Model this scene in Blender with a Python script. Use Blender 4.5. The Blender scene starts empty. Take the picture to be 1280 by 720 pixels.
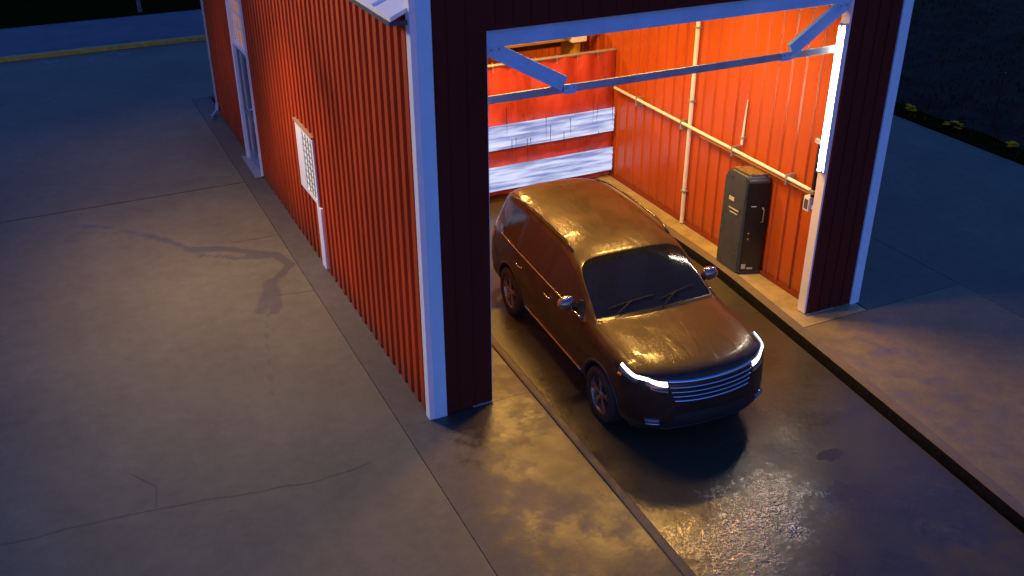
import bpy, bmesh, math, random
from mathutils import Vector, Matrix, noise
from mathutils.bvhtree import BVHTree
random.seed(7)
R = math.radians
PI = math.pi
sc = bpy.context.scene
C = sc.collection

# ------------------------------------------------------------ camera, sky, exposure
cam = bpy.data.cameras.new('camera'); co = bpy.data.objects.new('camera', cam); C.objects.link(co)
sc.camera = co
cam.sensor_width = 36.0; cam.lens = 36.0 * 1242.4 / 1280.0
cam.clip_start = 0.05; cam.clip_end = 2000
yaw, pit, rol = 0.445080, 0.493201, -0.003527
fw = Vector((math.sin(yaw)*math.cos(pit), math.cos(yaw)*math.cos(pit), -math.sin(pit)))
rt = Vector((math.cos(yaw), -math.sin(yaw), 0)); up = rt.cross(fw)
r2 = rt*math.cos(rol) + up*math.sin(rol); u2 = up*math.cos(rol) - rt*math.sin(rol)
m = Matrix((r2, u2, -fw)).transposed().to_4x4(); m.translation = Vector((-3.4864, -9.5168, 7.2428))
co.matrix_world = m

w = bpy.data.worlds.new('World'); sc.world = w; w.use_nodes = True
nt = w.node_tree; nt.nodes.clear()
sky = nt.nodes.new('ShaderNodeTexSky'); sky.sky_type = 'NISHITA'; sky.sun_disc = False
sky.sun_elevation = R(1.0); sky.sun_rotation = R(200); sky.ozone_density = 4.5; sky.air_density = 1.0; sky.dust_density = 0.3
tint = nt.nodes.new('ShaderNodeMix'); tint.data_type = 'RGBA'; tint.blend_type = 'MULTIPLY'; tint.inputs[0].default_value = 1
tint.inputs[7].default_value = (0.76, 0.665, 1.0, 1)
bg = nt.nodes.new('ShaderNodeBackground'); bg.inputs[1].default_value = 0.90
wo = nt.nodes.new('ShaderNodeOutputWorld')
nt.links.new(sky.outputs[0], tint.inputs[6]); nt.links.new(tint.outputs[2], bg.inputs[0]); nt.links.new(bg.outputs[0], wo.inputs[0])
sl = bpy.data.lights.new('sun', 'SUN'); sl.energy = 0.01; sl.angle = R(10); sl.color = (1, .85, .7)
so = bpy.data.objects.new('sun', sl); C.objects.link(so); so.rotation_euler = (R(86), 0, R(200))
vs = sc.view_settings; vs.view_transform = 'Standard'; vs.look = 'None'; vs.gamma = 1; vs.exposure = 0.0
try: vs.use_curve_mapping = False
except Exception: pass
try:
    sc.cycles.max_bounces = 6; sc.cycles.diffuse_bounces = 3; sc.cycles.glossy_bounces = 4; sc.cycles.transmission_bounces = 4
    sc.cycles.transparent_max_bounces = 8; sc.cycles.sample_clamp_indirect = 4.0; sc.cycles.caustics_reflective = False; sc.cycles.caustics_refractive = False
except Exception: pass

# ------------------------------------------------------------ helpers
def tag(o, label=None, cat=None, group=None, kind=None):
    if label: o['label'] = label
    if cat: o['category'] = cat
    if group: o['group'] = group
    if kind: o['kind'] = kind
    return o
def empty(name, loc=(0,0,0), rz=0):
    o = bpy.data.objects.new(name, None); C.objects.link(o); o.location = loc; o.rotation_euler = (0,0,rz); o.empty_display_size = .2
    return o
def obj(name, bm, mat, parent=None, smooth=False, norm=True):
    if norm: bmesh.ops.recalc_face_normals(bm, faces=bm.faces)
    me = bpy.data.meshes.new(name); bm.to_mesh(me); bm.free()
    if smooth:
        for p in me.polygons: p.use_smooth = True
    me.materials.append(mat)
    o = bpy.data.objects.new(name, me); C.objects.link(o)
    if parent: o.parent = parent
    return o
def struct(name, bm, mat, smooth=False):
    return tag(obj(name, bm, mat, None, smooth), kind='structure')
def box(bm, x0, x1, y0, y1, z0, z1, bev=0.0):
    r = bmesh.ops.create_cube(bm, size=1)
    vs_ = r['verts']
    for v in vs_:
        v.co = Vector(((x0+x1)/2 + v.co.x*(x1-x0), (y0+y1)/2 + v.co.y*(y1-y0), (z0+z1)/2 + v.co.z*(z1-z0)))
    if bev > 0:
        es = list({e for v in vs_ for e in v.link_edges})
        bmesh.ops.bevel(bm, geom=es, offset=bev, segments=2, affect='EDGES', profile=.5)
    return bm
def nbox(*a, **k):
    return box(bmesh.new(), *a, **k)
def tube(bm, pts, r, n=8, cap=True, closed=False):
    pts = [Vector(p) for p in pts]; N = len(pts); rings = []
    prev = None
    for i, p in enumerate(pts):
        if closed: t = pts[(i+1) % N] - pts[i-1]
        else: t = pts[min(i+1, N-1)] - pts[max(i-1, 0)]
        t.normalize()
        if prev is None:
            a = Vector((0,0,1)) if abs(t.z) < .9 else Vector((1,0,0))
            u = t.cross(a).normalized()
        else:
            u = (prev - t*prev.dot(t)).normalized()
        prev = u; v = t.cross(u)
        rr = r[i] if isinstance(r, (list, tuple)) else r
        rings.append([bm.verts.new(p + (u*math.cos(2*PI*k/n) + v*math.sin(2*PI*k/n))*rr) for k in range(n)])
    for i in range(N if closed else N-1):
        A, B = rings[i], rings[(i+1) % N]
        for k in range(n): bm.faces.new((A[k], A[(k+1) % n], B[(k+1) % n], B[k]))
    if cap and not closed:
        bm.faces.new(rings[0][::-1]); bm.faces.new(rings[-1])
    return bm
def bar(bm, a, b, wd, ht, upv=(0,0,1)):
    """rectangular bar from a to b"""
    a, b = Vector(a), Vector(b); t = (b-a).normalized(); s = t.cross(Vector(upv)).normalized(); u = s.cross(t)
    q = [(1,1),(-1,1),(-1,-1),(1,-1)]
    A = [bm.verts.new(a + s*wd/2*i + u*ht/2*j) for i, j in q]; B = [bm.verts.new(b + s*wd/2*i + u*ht/2*j) for i, j in q]
    for k in range(4): bm.faces.new((A[k], A[(k+1)%4], B[(k+1)%4], B[k]))
    bm.faces.new(A[::-1]); bm.faces.new(B)
    return bm
def lathe(bm, prof, n=32, axis='x', cx=0, cy=0, cz=0, closed=False):
    rings = []
    for k in range(n):
        a = 2*PI*k/n
        ring = []
        for (t, r) in prof:
            if axis == 'x': ring.append(bm.verts.new((cx+t, cy+r*math.cos(a), cz+r*math.sin(a))))
            elif axis == 'z': ring.append(bm.verts.new((cx+r*math.cos(a), cy+r*math.sin(a), cz+t)))
        rings.append(ring)
    M_ = len(prof)
    for k in range(n):
        A, B = rings[k], rings[(k+1) % n]
        for j in range(M_ if closed else M_-1):
            bm.faces.new((A[j], A[(j+1)%M_], B[(j+1)%M_], B[j]))
    return bm

# ------------------------------------------------------------ materials
def mat(name, col=(.5,.5,.5), rough=.5, metal=0, coat=0, coat_rough=.05, spec=None, emis=None, estr=1.0,
        nscale=0, namt=0, bump=0, bscale=20, bdist=.02, rvar=0, stretch=(1,1,1), nscale2=None):
    m = bpy.data.materials.new(name); m.use_nodes = True
    nt = m.node_tree; b = nt.nodes['Principled BSDF']
    b.inputs['Base Color'].default_value = (*col, 1); b.inputs['Roughness'].default_value = rough; b.inputs['Metallic'].default_value = metal
    b.inputs['Coat Weight'].default_value = coat; b.inputs['Coat Roughness'].default_value = coat_rough
    if spec is not None: b.inputs['Specular IOR Level'].default_value = spec
    if emis: b.inputs['Emission Color'].default_value = (*emis, 1); b.inputs['Emission Strength'].default_value = estr
    if nscale or bump or rvar:
        tc = nt.nodes.new('ShaderNodeTexCoord'); mp = nt.nodes.new('ShaderNodeMapping'); mp.inputs['Scale'].default_value = stretch
        nt.links.new(tc.outputs['Object'], mp.inputs[0])
    if nscale:
        n1 = nt.nodes.new('ShaderNodeTexNoise'); n1.inputs['Scale'].default_value = nscale; n1.inputs['Detail'].default_value = 8; n1.inputs['Roughness'].default_value = .65
        nt.links.new(mp.outputs[0], n1.inputs['Vector'])
        mr = nt.nodes.new('ShaderNodeMapRange'); mr.inputs[1].default_value = .3; mr.inputs[2].default_value = .7
        mr.inputs[3].default_value = 1-namt; mr.inputs[4].default_value = 1+namt
        nt.links.new(n1.outputs[0], mr.inputs[0])
        mx = nt.nodes.new('ShaderNodeVectorMath'); mx.operation = 'SCALE'; mx.inputs[0].default_value = col
        nt.links.new(mr.outputs[0], mx.inputs['Scale']); nt.links.new(mx.outputs[0], b.inputs['Base Color'])
        if rvar:
            r2_ = nt.nodes.new('ShaderNodeMapRange'); r2_.inputs[1].default_value = .35; r2_.inputs[2].default_value = .65
            r2_.inputs[3].default_value = max(0, rough-rvar); r2_.inputs[4].default_value = min(1, rough+rvar)
            nt.links.new(n1.outputs[0], r2_.inputs[0]); nt.links.new(r2_.outputs[0], b.inputs['Roughness'])
    if bump:
        n2 = nt.nodes.new('ShaderNodeTexNoise'); n2.inputs['Scale'].default_value = bscale; n2.inputs['Detail'].default_value = 6
        nt.links.new(mp.outputs[0], n2.inputs['Vector'])
        bp = nt.nodes.new('ShaderNodeBump'); bp.inputs['Strength'].default_value = bump; bp.inputs['Distance'].default_value = bdist
        nt.links.new(n2.outputs[0], bp.inputs['Height']); nt.links.new(bp.outputs[0], b.inputs['Normal'])
        if coat: nt.links.new(bp.outputs[0], b.inputs['Coat Normal'])
    return m

def concrete(name, dry=(.168,.146,.088), wetc=(.085,.075,.06), basewet=0.0, tone=.16, plo=.18, phi=.42, sg=.1):
    m = bpy.data.materials.new(name); m.use_nodes = True; nt = m.node_tree; b = nt.nodes['Principled BSDF']; N = nt.nodes.new; L = nt.links.new
    tc = N('ShaderNodeTexCoord')
    def nz(s, d=8, rg=.6, stretch=None):
        n = N('ShaderNodeTexNoise'); n.inputs['Scale'].default_value = s; n.inputs['Detail'].default_value = d; n.inputs['Roughness'].default_value = rg
        if stretch:
            mp = N('ShaderNodeMapping'); mp.inputs['Scale'].default_value = stretch; L(tc.outputs['Object'], mp.inputs[0]); L(mp.outputs[0], n.inputs['Vector'])
        else: L(tc.outputs['Object'], n.inputs['Vector'])
        return n.outputs[0]
    def mr(x, a, b_, c, d):
        n = N('ShaderNodeMapRange'); n.inputs[1].default_value = a; n.inputs[2].default_value = b_; n.inputs[3].default_value = c; n.inputs[4].default_value = d
        L(x, n.inputs[0]); return n.outputs[0]
    def mth(op, x, y):
        n = N('ShaderNodeMath'); n.operation = op
        for i, v in enumerate((x, y)):
            if isinstance(v, (int, float)): n.inputs[i].default_value = v
            else: L(v, n.inputs[i])
        return n.outputs[0]
    big = mr(nz(.5, 6), .3, .7, 1-tone, 1+tone); mid = mr(nz(4.5, 8, .75), .3, .7, .84, 1.14); fine = mth('MULTIPLY', mr(nz(120, 3), .3, .7, .80, 1.20), mr(nz(15, 3), .66, .74, 1, .72))
    sm = mr(nz(1.3, 6, .6, (1, .25, 1)), .3, .7, .93, 1.07)
    k = mth('MULTIPLY', mth('MULTIPLY', big, mid), mth('MULTIPLY', fine, sm))
    at = N('ShaderNodeAttribute'); at.attribute_name = 'wet'
    # ragged wet edge
    wn = mr(nz(3.5, 8, .7), .3, .7, -.38, .38)
    wet = mth('ADD', at.outputs['Fac'], basewet)
    wete = mth('MULTIPLY', mr(mth('ADD', wet, mth('MULTIPLY', wn, mr(wet, 0, .3, 0, 1))), .15, .75, 0, 1), 1.0)
    gl = N('ShaderNodeAttribute'); gl.attribute_name = 'glint'; gle = mr(mth('ADD', gl.outputs['Fac'], mth('MULTIPLY', mr(nz(2.2, 8, .8), .34, .66, -1.1, 1.0), mr(gl.outputs['Fac'], 0, .5, 0, 1))), .15, 1.3, 0, 1)
    st = N('ShaderNodeAttribute'); st.attribute_name = 'stain'
    ste = mr(mth('ADD', st.outputs['Fac'], mth('MULTIPLY', wn, mr(st.outputs['Fac'], 0, .3, 0, .8))), .2, .42, 0, .95)
    mix = N('ShaderNodeMix'); mix.data_type = 'RGBA'; mix.inputs[6].default_value = (*dry, 1); mix.inputs[7].default_value = (*wetc, 1)
    L(mth('MAXIMUM', wete, mth('MULTIPLY', ste, .75)), mix.inputs[0])
    sc_ = N('ShaderNodeVectorMath'); sc_.operation = 'SCALE'; L(mix.outputs[2], sc_.inputs[0]); L(k, sc_.inputs['Scale'])
    L(sc_.outputs[0], b.inputs['Base Color'])
    pud = mr(nz(.9, 4), .40, .62, phi, plo)
    rg = N('ShaderNodeMix'); rg.data_type = 'FLOAT'; rg.inputs[2].default_value = .78; L(wete, rg.inputs[0]); L(pud, rg.inputs[3])
    L(mth('MULTIPLY', mth('SUBTRACT', rg.outputs[0], mth('MULTIPLY', ste, .2)), mr(gle, 0, 1, 1, .32)), b.inputs['Roughness'])
    L(mth('ADD', mth('ADD', mth('MULTIPLY', wete, sg), .45), mth('MULTIPLY', gle, .6)), b.inputs['Specular IOR Level'])
    bp = N('ShaderNodeBump'); bp.inputs['Distance'].default_value = .012; bp.inputs['Strength'].default_value = .35
    ripple = mth('MULTIPLY', nz(14, 4, .6), mth('MULTIPLY', wete, .9))
    L(mth('ADD', mth('ADD', mth('MULTIPLY', nz(55, 5), .35), mth('MULTIPLY', gle, mth('MULTIPLY', mth('SUBTRACT', mth('ADD', nz(13, 3), mth('MULTIPLY', nz(34, 2), .5)), .75), 2.9))), mth('ADD', ripple, mth('MULTIPLY', nz(6, 4), .5))), bp.inputs['Height'])
    L(bp.outputs[0], b.inputs['Normal']); L(gle, b.inputs['Coat Weight']); b.inputs['Coat Roughness'].default_value = .06; L(bp.outputs[0], b.inputs['Coat Normal'])
    return m

M = {}
M['concrete'] = concrete('concrete')
M['apron'] = concrete('apron_concrete', (.125,.105,.078), (.060,.050,.038), plo=.30, phi=.50, sg=0.0)
M['lane'] = concrete('lane_concrete', (.090,.080,.048), (.055,.048,.028), .2, tone=.10, plo=.24, phi=.42, sg=.1)
M['walk'] = concrete('walkway_concrete', (.44,.37,.19), (.28,.23,.11), .05)
M['fore'] = concrete('forecourt_concrete', (.24,.19,.10), (.15,.12,.07))
M['asphalt'] = mat('asphalt', (.12,.12,.125), .85, nscale=1.2, namt=.25, bump=.4, bscale=60)
M['joint'] = mat('joint', (.11,.097,.07), .9)
M['earth'] = mat('earth', (.05,.045,.04), .95, nscale=2, namt=.3)
M['grassbase'] = mat('lawn_soil', (.006,.014,.002), 1, nscale=3, namt=.4, spec=0)
M['blade'] = mat('grass_blade', (.010,.024,.003), 1, nscale=2, namt=.5, spec=0)
M['scrub'] = mat('scrub_soil', (.050,.032,.016), 1, nscale=1.5, namt=.5, bump=.8, bscale=8, spec=.1)
M['scrubleaf'] = mat('scrub_leaf', (.05,.036,.012), 1, nscale=2, namt=.5, spec=0)
M['yellow'] = mat('yellow_kerb_paint', (.42,.30,.03), .7, nscale=6, namt=.25)
M['wornpaint'] = mat('worn_paint', (.26,.26,.26), .9, nscale=20, namt=.4)
M['petal'] = mat('yellow_petal', (.95,.44,.01), 1, spec=0)
M['redwall'] = mat('red_wall_metal', (.42,.050,.006), .6, spec=.2, nscale=1.6, namt=.24, rvar=.05, stretch=(1,1,.3))
def dirty(m, h0=.55, amt=.55, dirt=(.10,.055,.03)):
    nt = m.node_tree; b = nt.nodes['Principled BSDF']; N = nt.nodes.new; L = nt.links.new; src = b.inputs['Base Color'].links[0].from_socket
    tc = N('ShaderNodeTexCoord'); sx = N('ShaderNodeSeparateXYZ'); L(tc.outputs['Object'], sx.inputs[0])
    g = N('ShaderNodeMapRange'); g.inputs[1].default_value = 0; g.inputs[2].default_value = h0; g.inputs[3].default_value = .62; g.inputs[4].default_value = 0; L(sx.outputs['Z'], g.inputs[0])
    n = N('ShaderNodeTexNoise'); n.inputs['Scale'].default_value = 5; n.inputs['Detail'].default_value = 8; n.inputs['Roughness'].default_value = .75; L(tc.outputs['Object'], n.inputs['Vector'])
    a = N('ShaderNodeMath'); a.operation = 'ADD'; L(g.outputs[0], a.inputs[0]); L(n.outputs[0], a.inputs[1])
    r_ = N('ShaderNodeMapRange'); r_.inputs[1].default_value = .62; r_.inputs[2].default_value = 1.15; r_.inputs[3].default_value = 0; r_.inputs[4].default_value = amt; L(a.outputs[0], r_.inputs[0])
    mx = N('ShaderNodeMix'); mx.data_type = 'RGBA'; L(r_.outputs[0], mx.inputs[0]); L(src, mx.inputs[6]); mx.inputs[7].default_value = (*dirt, 1); L(mx.outputs[2], b.inputs['Base Color'])
    return m
dirty(M['redwall'])
M['redin'] = mat('red_inner_metal', (.46,.092,.016), .36, nscale=1.5, namt=.10, rvar=.12, bump=.1, bscale=3, stretch=(1,1,.3))
dirty(M['redin'], .5, .45)
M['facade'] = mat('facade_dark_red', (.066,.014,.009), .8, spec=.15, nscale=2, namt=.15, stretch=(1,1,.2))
M['trim'] = mat('trim_paint', (.42,.76,.98), .42, nscale=3, namt=.05)  # white trim with the blue skylight put into its base colour
M['trussm'] = mat('sky_tinted_truss', (.30,.60,.95), .5, nscale=3, namt=.12)  # white truss, skylight blue likewise in the base colour
M['galv'] = mat('galvanised', (.42,.42,.42), .42, metal=.6, nscale=6, namt=.15)
M['white'] = mat('white_paint', (.78,.80,.88), .5, nscale=5, namt=.06)
M['roofm'] = mat('white_roof_metal', (.90,.90,.90), .45, nscale=2, namt=.05)
M['ceil'] = mat('ceiling_panel', (.30,.19,.10), .6, nscale=2, namt=.1)
M['curtain'] = mat('red_vinyl', (.46,.055,.03), .38, nscale=2.2, namt=.35, rvar=.15, bump=.35, bscale=5, bdist=.05, stretch=(1,1,.35))
M['darksteel'] = mat('dark_steel', (.03,.03,.032), .45, metal=.5, nscale=8, namt=.3)
M['rust'] = mat('rusty_rail', (.075,.06,.048), .7, metal=0, nscale=9, namt=.4, rvar=.2)
M['blackp'] = mat('black_plastic', (.018,.019,.021), .45, nscale=8, namt=.2)
M['cab'] = mat('charcoal_cabinet', (.055,.068,.095), .34, nscale=5, namt=.2, rvar=.1)
M['cabfront'] = mat('black_cabinet_door', (.012,.012,.013), .25, nscale=5, namt=.2)
M['cabtop'] = mat('wet_cabinet_top', (.22,.15,.07), .25, nscale=14, namt=.5, bump=.6, bscale=25)
M['label'] = mat('pale_label', (.55,.57,.58), .5)
M['beam'] = mat('yellow_steel', (.75,.48,.10), .45, nscale=3, namt=.15)
M['brush'] = mat('brush_bristle', (.09,.045,.03), .8, nscale=12, namt=.5, bump=1, bscale=40)
M['hose'] = mat('rubber_hose', (.02,.02,.02), .5)
M['rubber'] = mat('tyre_rubber', (.015,.015,.015), .65, nscale=20, namt=.2, bump=.3, bscale=60)
M['rim'] = mat('alloy', (.40,.39,.38), .28, metal=.9, nscale=10, namt=.1)
M['mirrorshell'] = mat('mirror_shell', (.22,.18,.15), .22, metal=.7, coat=1)
M['chrome'] = mat('chrome', (.60,.70,.85), .14, metal=1.0)
M['seam'] = mat('panel_gap', (.004,.004,.004), .8)
M['seat'] = mat('seat_cloth', (.26,.22,.14), .8, nscale=20, namt=.1)
M['dash'] = mat('dashboard', (.03,.03,.03), .6)
M['amber'] = mat('amber_lens', (.8,.25,.02), .2, coat=.5)
M['tail'] = mat('tail_lens', (.25,.01,.01), .2, coat=.5)
M['lampglass'] = mat('headlamp_glass', (.10,.10,.11), .08, coat=1)
M['bluebox'] = mat('pale_blue_plastic', (.22,.30,.60), .4)
M['led'] = mat('led_glow', (1,1,1), .4, emis=(.86,.93,1), estr=6)
M['tubeglow'] = mat('tube_glow', (1,1,1), .4, emis=(1,.86,.66), estr=70)
M['warmglow'] = mat('warm_lamp_glow', (1,.8,.5), .4, emis=(1,.62,.25), estr=10)
M['paneglow'] = None

def paneglow():
    m = bpy.data.materials.new('backlit_panel'); m.use_nodes = True; nt = m.node_tree; b = nt.nodes['Principled BSDF']; N = nt.nodes.new; L = nt.links.new
    tc = N('ShaderNodeTexCoord'); mp = N('ShaderNodeMapping'); mp.inputs['Scale'].default_value = (.5, .5, 6); L(tc.outputs['Object'], mp.inputs[0])
    wv = N('ShaderNodeTexNoise'); wv.inputs['Scale'].default_value = 2.6; wv.inputs['Detail'].default_value = 5; L(mp.outputs[0], wv.inputs['Vector'])
    cr = N('ShaderNodeValToRGB'); cr.color_ramp.elements[0].position = .36; cr.color_ramp.elements[0].color = (.16, .22, .50, 1)
    cr.color_ramp.elements[1].position = .60; cr.color_ramp.elements[1].color = (.62, .68, .95, 1)
    L(wv.outputs[0], cr.inputs[0]); L(cr.outputs[0], b.inputs['Emission Color']); b.inputs['Emission Strength'].default_value = 1.0
    b.inputs['Base Color'].default_value = (.06,.10,.25,1); b.inputs['Roughness'].default_value = .4
    return m
M['paneglow'] = paneglow()

def paint():
    m = bpy.data.materials.new('wet_car_paint'); m.use_nodes = True; nt = m.node_tree; b = nt.nodes['Principled BSDF']; N = nt.nodes.new; L = nt.links.new
    tc = N('ShaderNodeTexCoord')
    b.inputs['Metallic'].default_value = .05; b.inputs['Roughness'].default_value = .45; b.inputs['Specular IOR Level'].default_value = .3; b.inputs['Coat Weight'].default_value = 1; b.inputs['Coat IOR'].default_value = 1.38; b.inputs['Coat Tint'].default_value = (1,.9,.8,1)
    n = N('ShaderNodeTexNoise'); n.inputs['Scale'].default_value = 2.2; n.inputs['Detail'].default_value = 7; n.inputs['Distortion'].default_value = 1.2; L(tc.outputs['Object'], n.inputs['Vector'])
    cr = N('ShaderNodeValToRGB'); cr.color_ramp.elements[0].position = .35; cr.color_ramp.elements[0].color = (.012,.007,.005,1); cr.color_ramp.elements[1].position = .7; cr.color_ramp.elements[1].color = (.040,.021,.012,1)
    L(n.outputs[0], cr.inputs[0]); L(cr.outputs[0], b.inputs['Base Color'])
    rr = N('ShaderNodeMapRange'); rr.inputs[1].default_value = .4; rr.inputs[2].default_value = .65; rr.inputs[3].default_value = .03; rr.inputs[4].default_value = .20; L(n.outputs[0], rr.inputs[0]); L(rr.outputs[0], b.inputs['Coat Roughness'])
    mpw = N('ShaderNodeMapping'); mpw.inputs['Scale'].default_value = (3.5, 1.1, 2); mpw.inputs['Rotation'].default_value = (0,0,-.35); L(tc.outputs['Object'], mpw.inputs[0])
    cwn = N('ShaderNodeTexNoise'); cwn.inputs['Scale'].default_value = 2.4; cwn.inputs['Detail'].default_value = 4; cwn.inputs['Roughness'].default_value = .7; cwn.inputs['Distortion'].default_value = 2.0; L(mpw.outputs[0], cwn.inputs['Vector'])
    cwr = N('ShaderNodeMapRange'); cwr.inputs[1].default_value = .42; cwr.inputs[2].default_value = .62; cwr.inputs[3].default_value = .45; cwr.inputs[4].default_value = 1.0; L(cwn.outputs[0], cwr.inputs[0]); L(cwr.outputs[0], b.inputs['Coat Weight'])
    d = N('ShaderNodeTexVoronoi'); d.inputs['Scale'].default_value = 60; L(tc.outputs['Object'], d.inputs['Vector'])
    dm = N('ShaderNodeMapRange'); dm.inputs[1].default_value = .0; dm.inputs[2].default_value = .45; dm.inputs[3].default_value = 1; dm.inputs[4].default_value = 0; L(d.outputs['Distance'], dm.inputs[0])
    mp = N('ShaderNodeMapping'); mp.inputs['Scale'].default_value = (3.2, 1.0, 2); mp.inputs['Rotation'].default_value = (0,0,.5); L(tc.outputs['Object'], mp.inputs[0])
    s = N('ShaderNodeTexNoise'); s.inputs['Scale'].default_value = 1.6; s.inputs['Detail'].default_value = 2.5; s.inputs['Distortion'].default_value = 1.2; L(mp.outputs[0], s.inputs['Vector'])
    b1 = N('ShaderNodeBump'); b1.inputs['Strength'].default_value = .24; b1.inputs['Distance'].default_value = .003; L(dm.outputs[0], b1.inputs['Height'])
    # water sheets collect on level panels
    g = N('ShaderNodeNewGeometry'); sx = N('ShaderNodeSeparateXYZ'); L(g.outputs['Normal'], sx.inputs[0])
    fl = N('ShaderNodeMapRange'); fl.inputs[1].default_value = .75; fl.inputs[2].default_value = .97; fl.inputs[3].default_value = .08; fl.inputs[4].default_value = .30; L(sx.outputs['Z'], fl.inputs[0])
    b2 = N('ShaderNodeBump'); b2.inputs['Distance'].default_value = .02; L(fl.outputs[0], b2.inputs['Strength']); L(s.outputs[0], b2.inputs['Height']); L(b1.outputs[0], b2.inputs['Normal'])
    L(b2.outputs[0], b.inputs['Coat Normal']); L(b2.outputs[0], b.inputs['Normal'])
    return m
M['paint'] = paint()

def glass(name, tintc, trans):
    m = bpy.data.materials.new(name); m.use_nodes = True; nt = m.node_tree; nt.nodes.clear(); N = nt.nodes.new; L = nt.links.new
    o = N('ShaderNodeOutputMaterial'); t = N('ShaderNodeBsdfTransparent'); t.inputs[0].default_value = (*tintc, 1)
    g = N('ShaderNodeBsdfGlossy'); g.inputs['Roughness'].default_value = .06
    d = N('ShaderNodeBsdfDiffuse'); d.inputs[0].default_value = (.045,.05,.05,1)
    m1 = N('ShaderNodeMixShader'); m1.inputs[0].default_value = trans; L(d.outputs[0], m1.inputs[1]); L(t.outputs[0], m1.inputs[2])
    f = N('ShaderNodeFresnel'); f.inputs[0].default_value = 1.5
    tc = N('ShaderNodeTexCoord'); v = N('ShaderNodeTexNoise'); v.inputs['Scale'].default_value = 7; v.inputs['Detail'].default_value = 5; L(tc.outputs['Object'], v.inputs['Vector'])
    b = N('ShaderNodeBump'); b.inputs['Strength'].default_value = .25; b.inputs['Distance'].default_value = .004; L(v.outputs[0], b.inputs['Height']); L(b.outputs[0], g.inputs['Normal'])
    m2 = N('ShaderNodeMixShader'); L(f.outputs[0], m2.inputs[0]); L(m1.outputs[0], m2.inputs[1]); L(g.outputs[0], m2.inputs[2])
    L(m2.outputs[0], o.inputs[0]); return m
M['windglass'] = glass('windscreen_glass', (.62,.66,.64), .8)
M['sideglass'] = glass('privacy_glass', (.12,.12,.12), .55)
M['doorglass'] = mat('door_glass', (.02,.03,.04), .06, metal=0, coat=1)
M['transom'] = mat('transom_glass', (.12,.07,.04), .15, emis=(1,.45,.18), estr=.25, nscale=6, namt=.4)
M['frost'] = mat('frosted_pane', (.45,.44,.42), .5, nscale=30, namt=.3, emis=(1,.95,.88), estr=.55)

# ------------------------------------------------------------ ground
def seg_d(p, a, b):
    ax, ay = a; bx, by = b; px, py = p
    dx, dy = bx-ax, by-ay; l = dx*dx+dy*dy
    t = 0 if l == 0 else max(0, min(1, ((px-ax)*dx+(py-ay)*dy)/l))
    return math.hypot(px-ax-t*dx, py-ay-t*dy), t
STAIN = [[(-3.6,8.1),(-2.99,7.67),(-2.3,6.87),(-1.89,6.19),(-1.29,5.9),(-.95,5.6),(-.67,5.4),(-.55,4.93),(-.8,4.6),(-1.0,4.45)],
         [(-1.8,5.9),(-1.3,5.55),(-.8,5.35)], [(-1.0,4.5),(-1.12,4.1),(-1.35,3.6)], [(-1.0,4.5),(-1.0,4.0),(-1.15,3.5)], [(-1.3,3.4),(-1.5,2.5),(-1.7,1.4)]]
SW = [.055,.035,.06,.045,.02]
def stain_at(x, y):
    s = 0
    for line, wd in zip(STAIN, SW):
        for a, b in zip(line, line[1:]):
            if abs(x-a[0]) > 1.6 and abs(y-a[1]) > 1.6: continue
            d, t = seg_d((x, y), a, b)
            ww = wd * (1 + .7*noise.noise(Vector((x*2.5, y*2.5, 3))))
            s = max(s, (1 - d/(2.2*ww))*(.55 if (y > 6.3 or y < 3.4) else 1)) if d < 2.2*ww else s
    return max(0, s)
def sstep(a, b, x):
    t = max(0, min(1, (x-a)/(b-a))); return t*t*(3-2*t)
def wet_left(x, y):   # splash zone in front of and beside the exit
    r = 0
    r = max(r, sstep(-.75, .45, x) * sstep(1.4, .2, y) * sstep(-7.5, -3.0, y))
    if y > 0 and 0 < x: r = 1
    return r * (.75 + .5*noise.noise(Vector((x, y, 0))))
def wet_right(x, y):
    r = sstep(1.2, -.6, y) * sstep(-6, -2.5, y) * sstep(8, 6, x) * .35
    if y > -.2: r = max(r, .25)
    return r
def wet_lane(x, y):
    n = noise.noise(Vector((x*.8, y*.5, 5)))
    a = max(sstep(-5.2, -3.2, y)*.7, sstep(-6.2,-4.8,y)*sstep(3.9,2.9,x)*.95)
    a += .25*sstep(4.6, 3.2, x)
    return max(0, min(1, a + .22*n))
def glint_at(x, y):
    return max(0, 1-math.hypot((x-2.3-.35*(y+3.15))/1.4, (y+3.15)/1.0)) * 1.5
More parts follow.
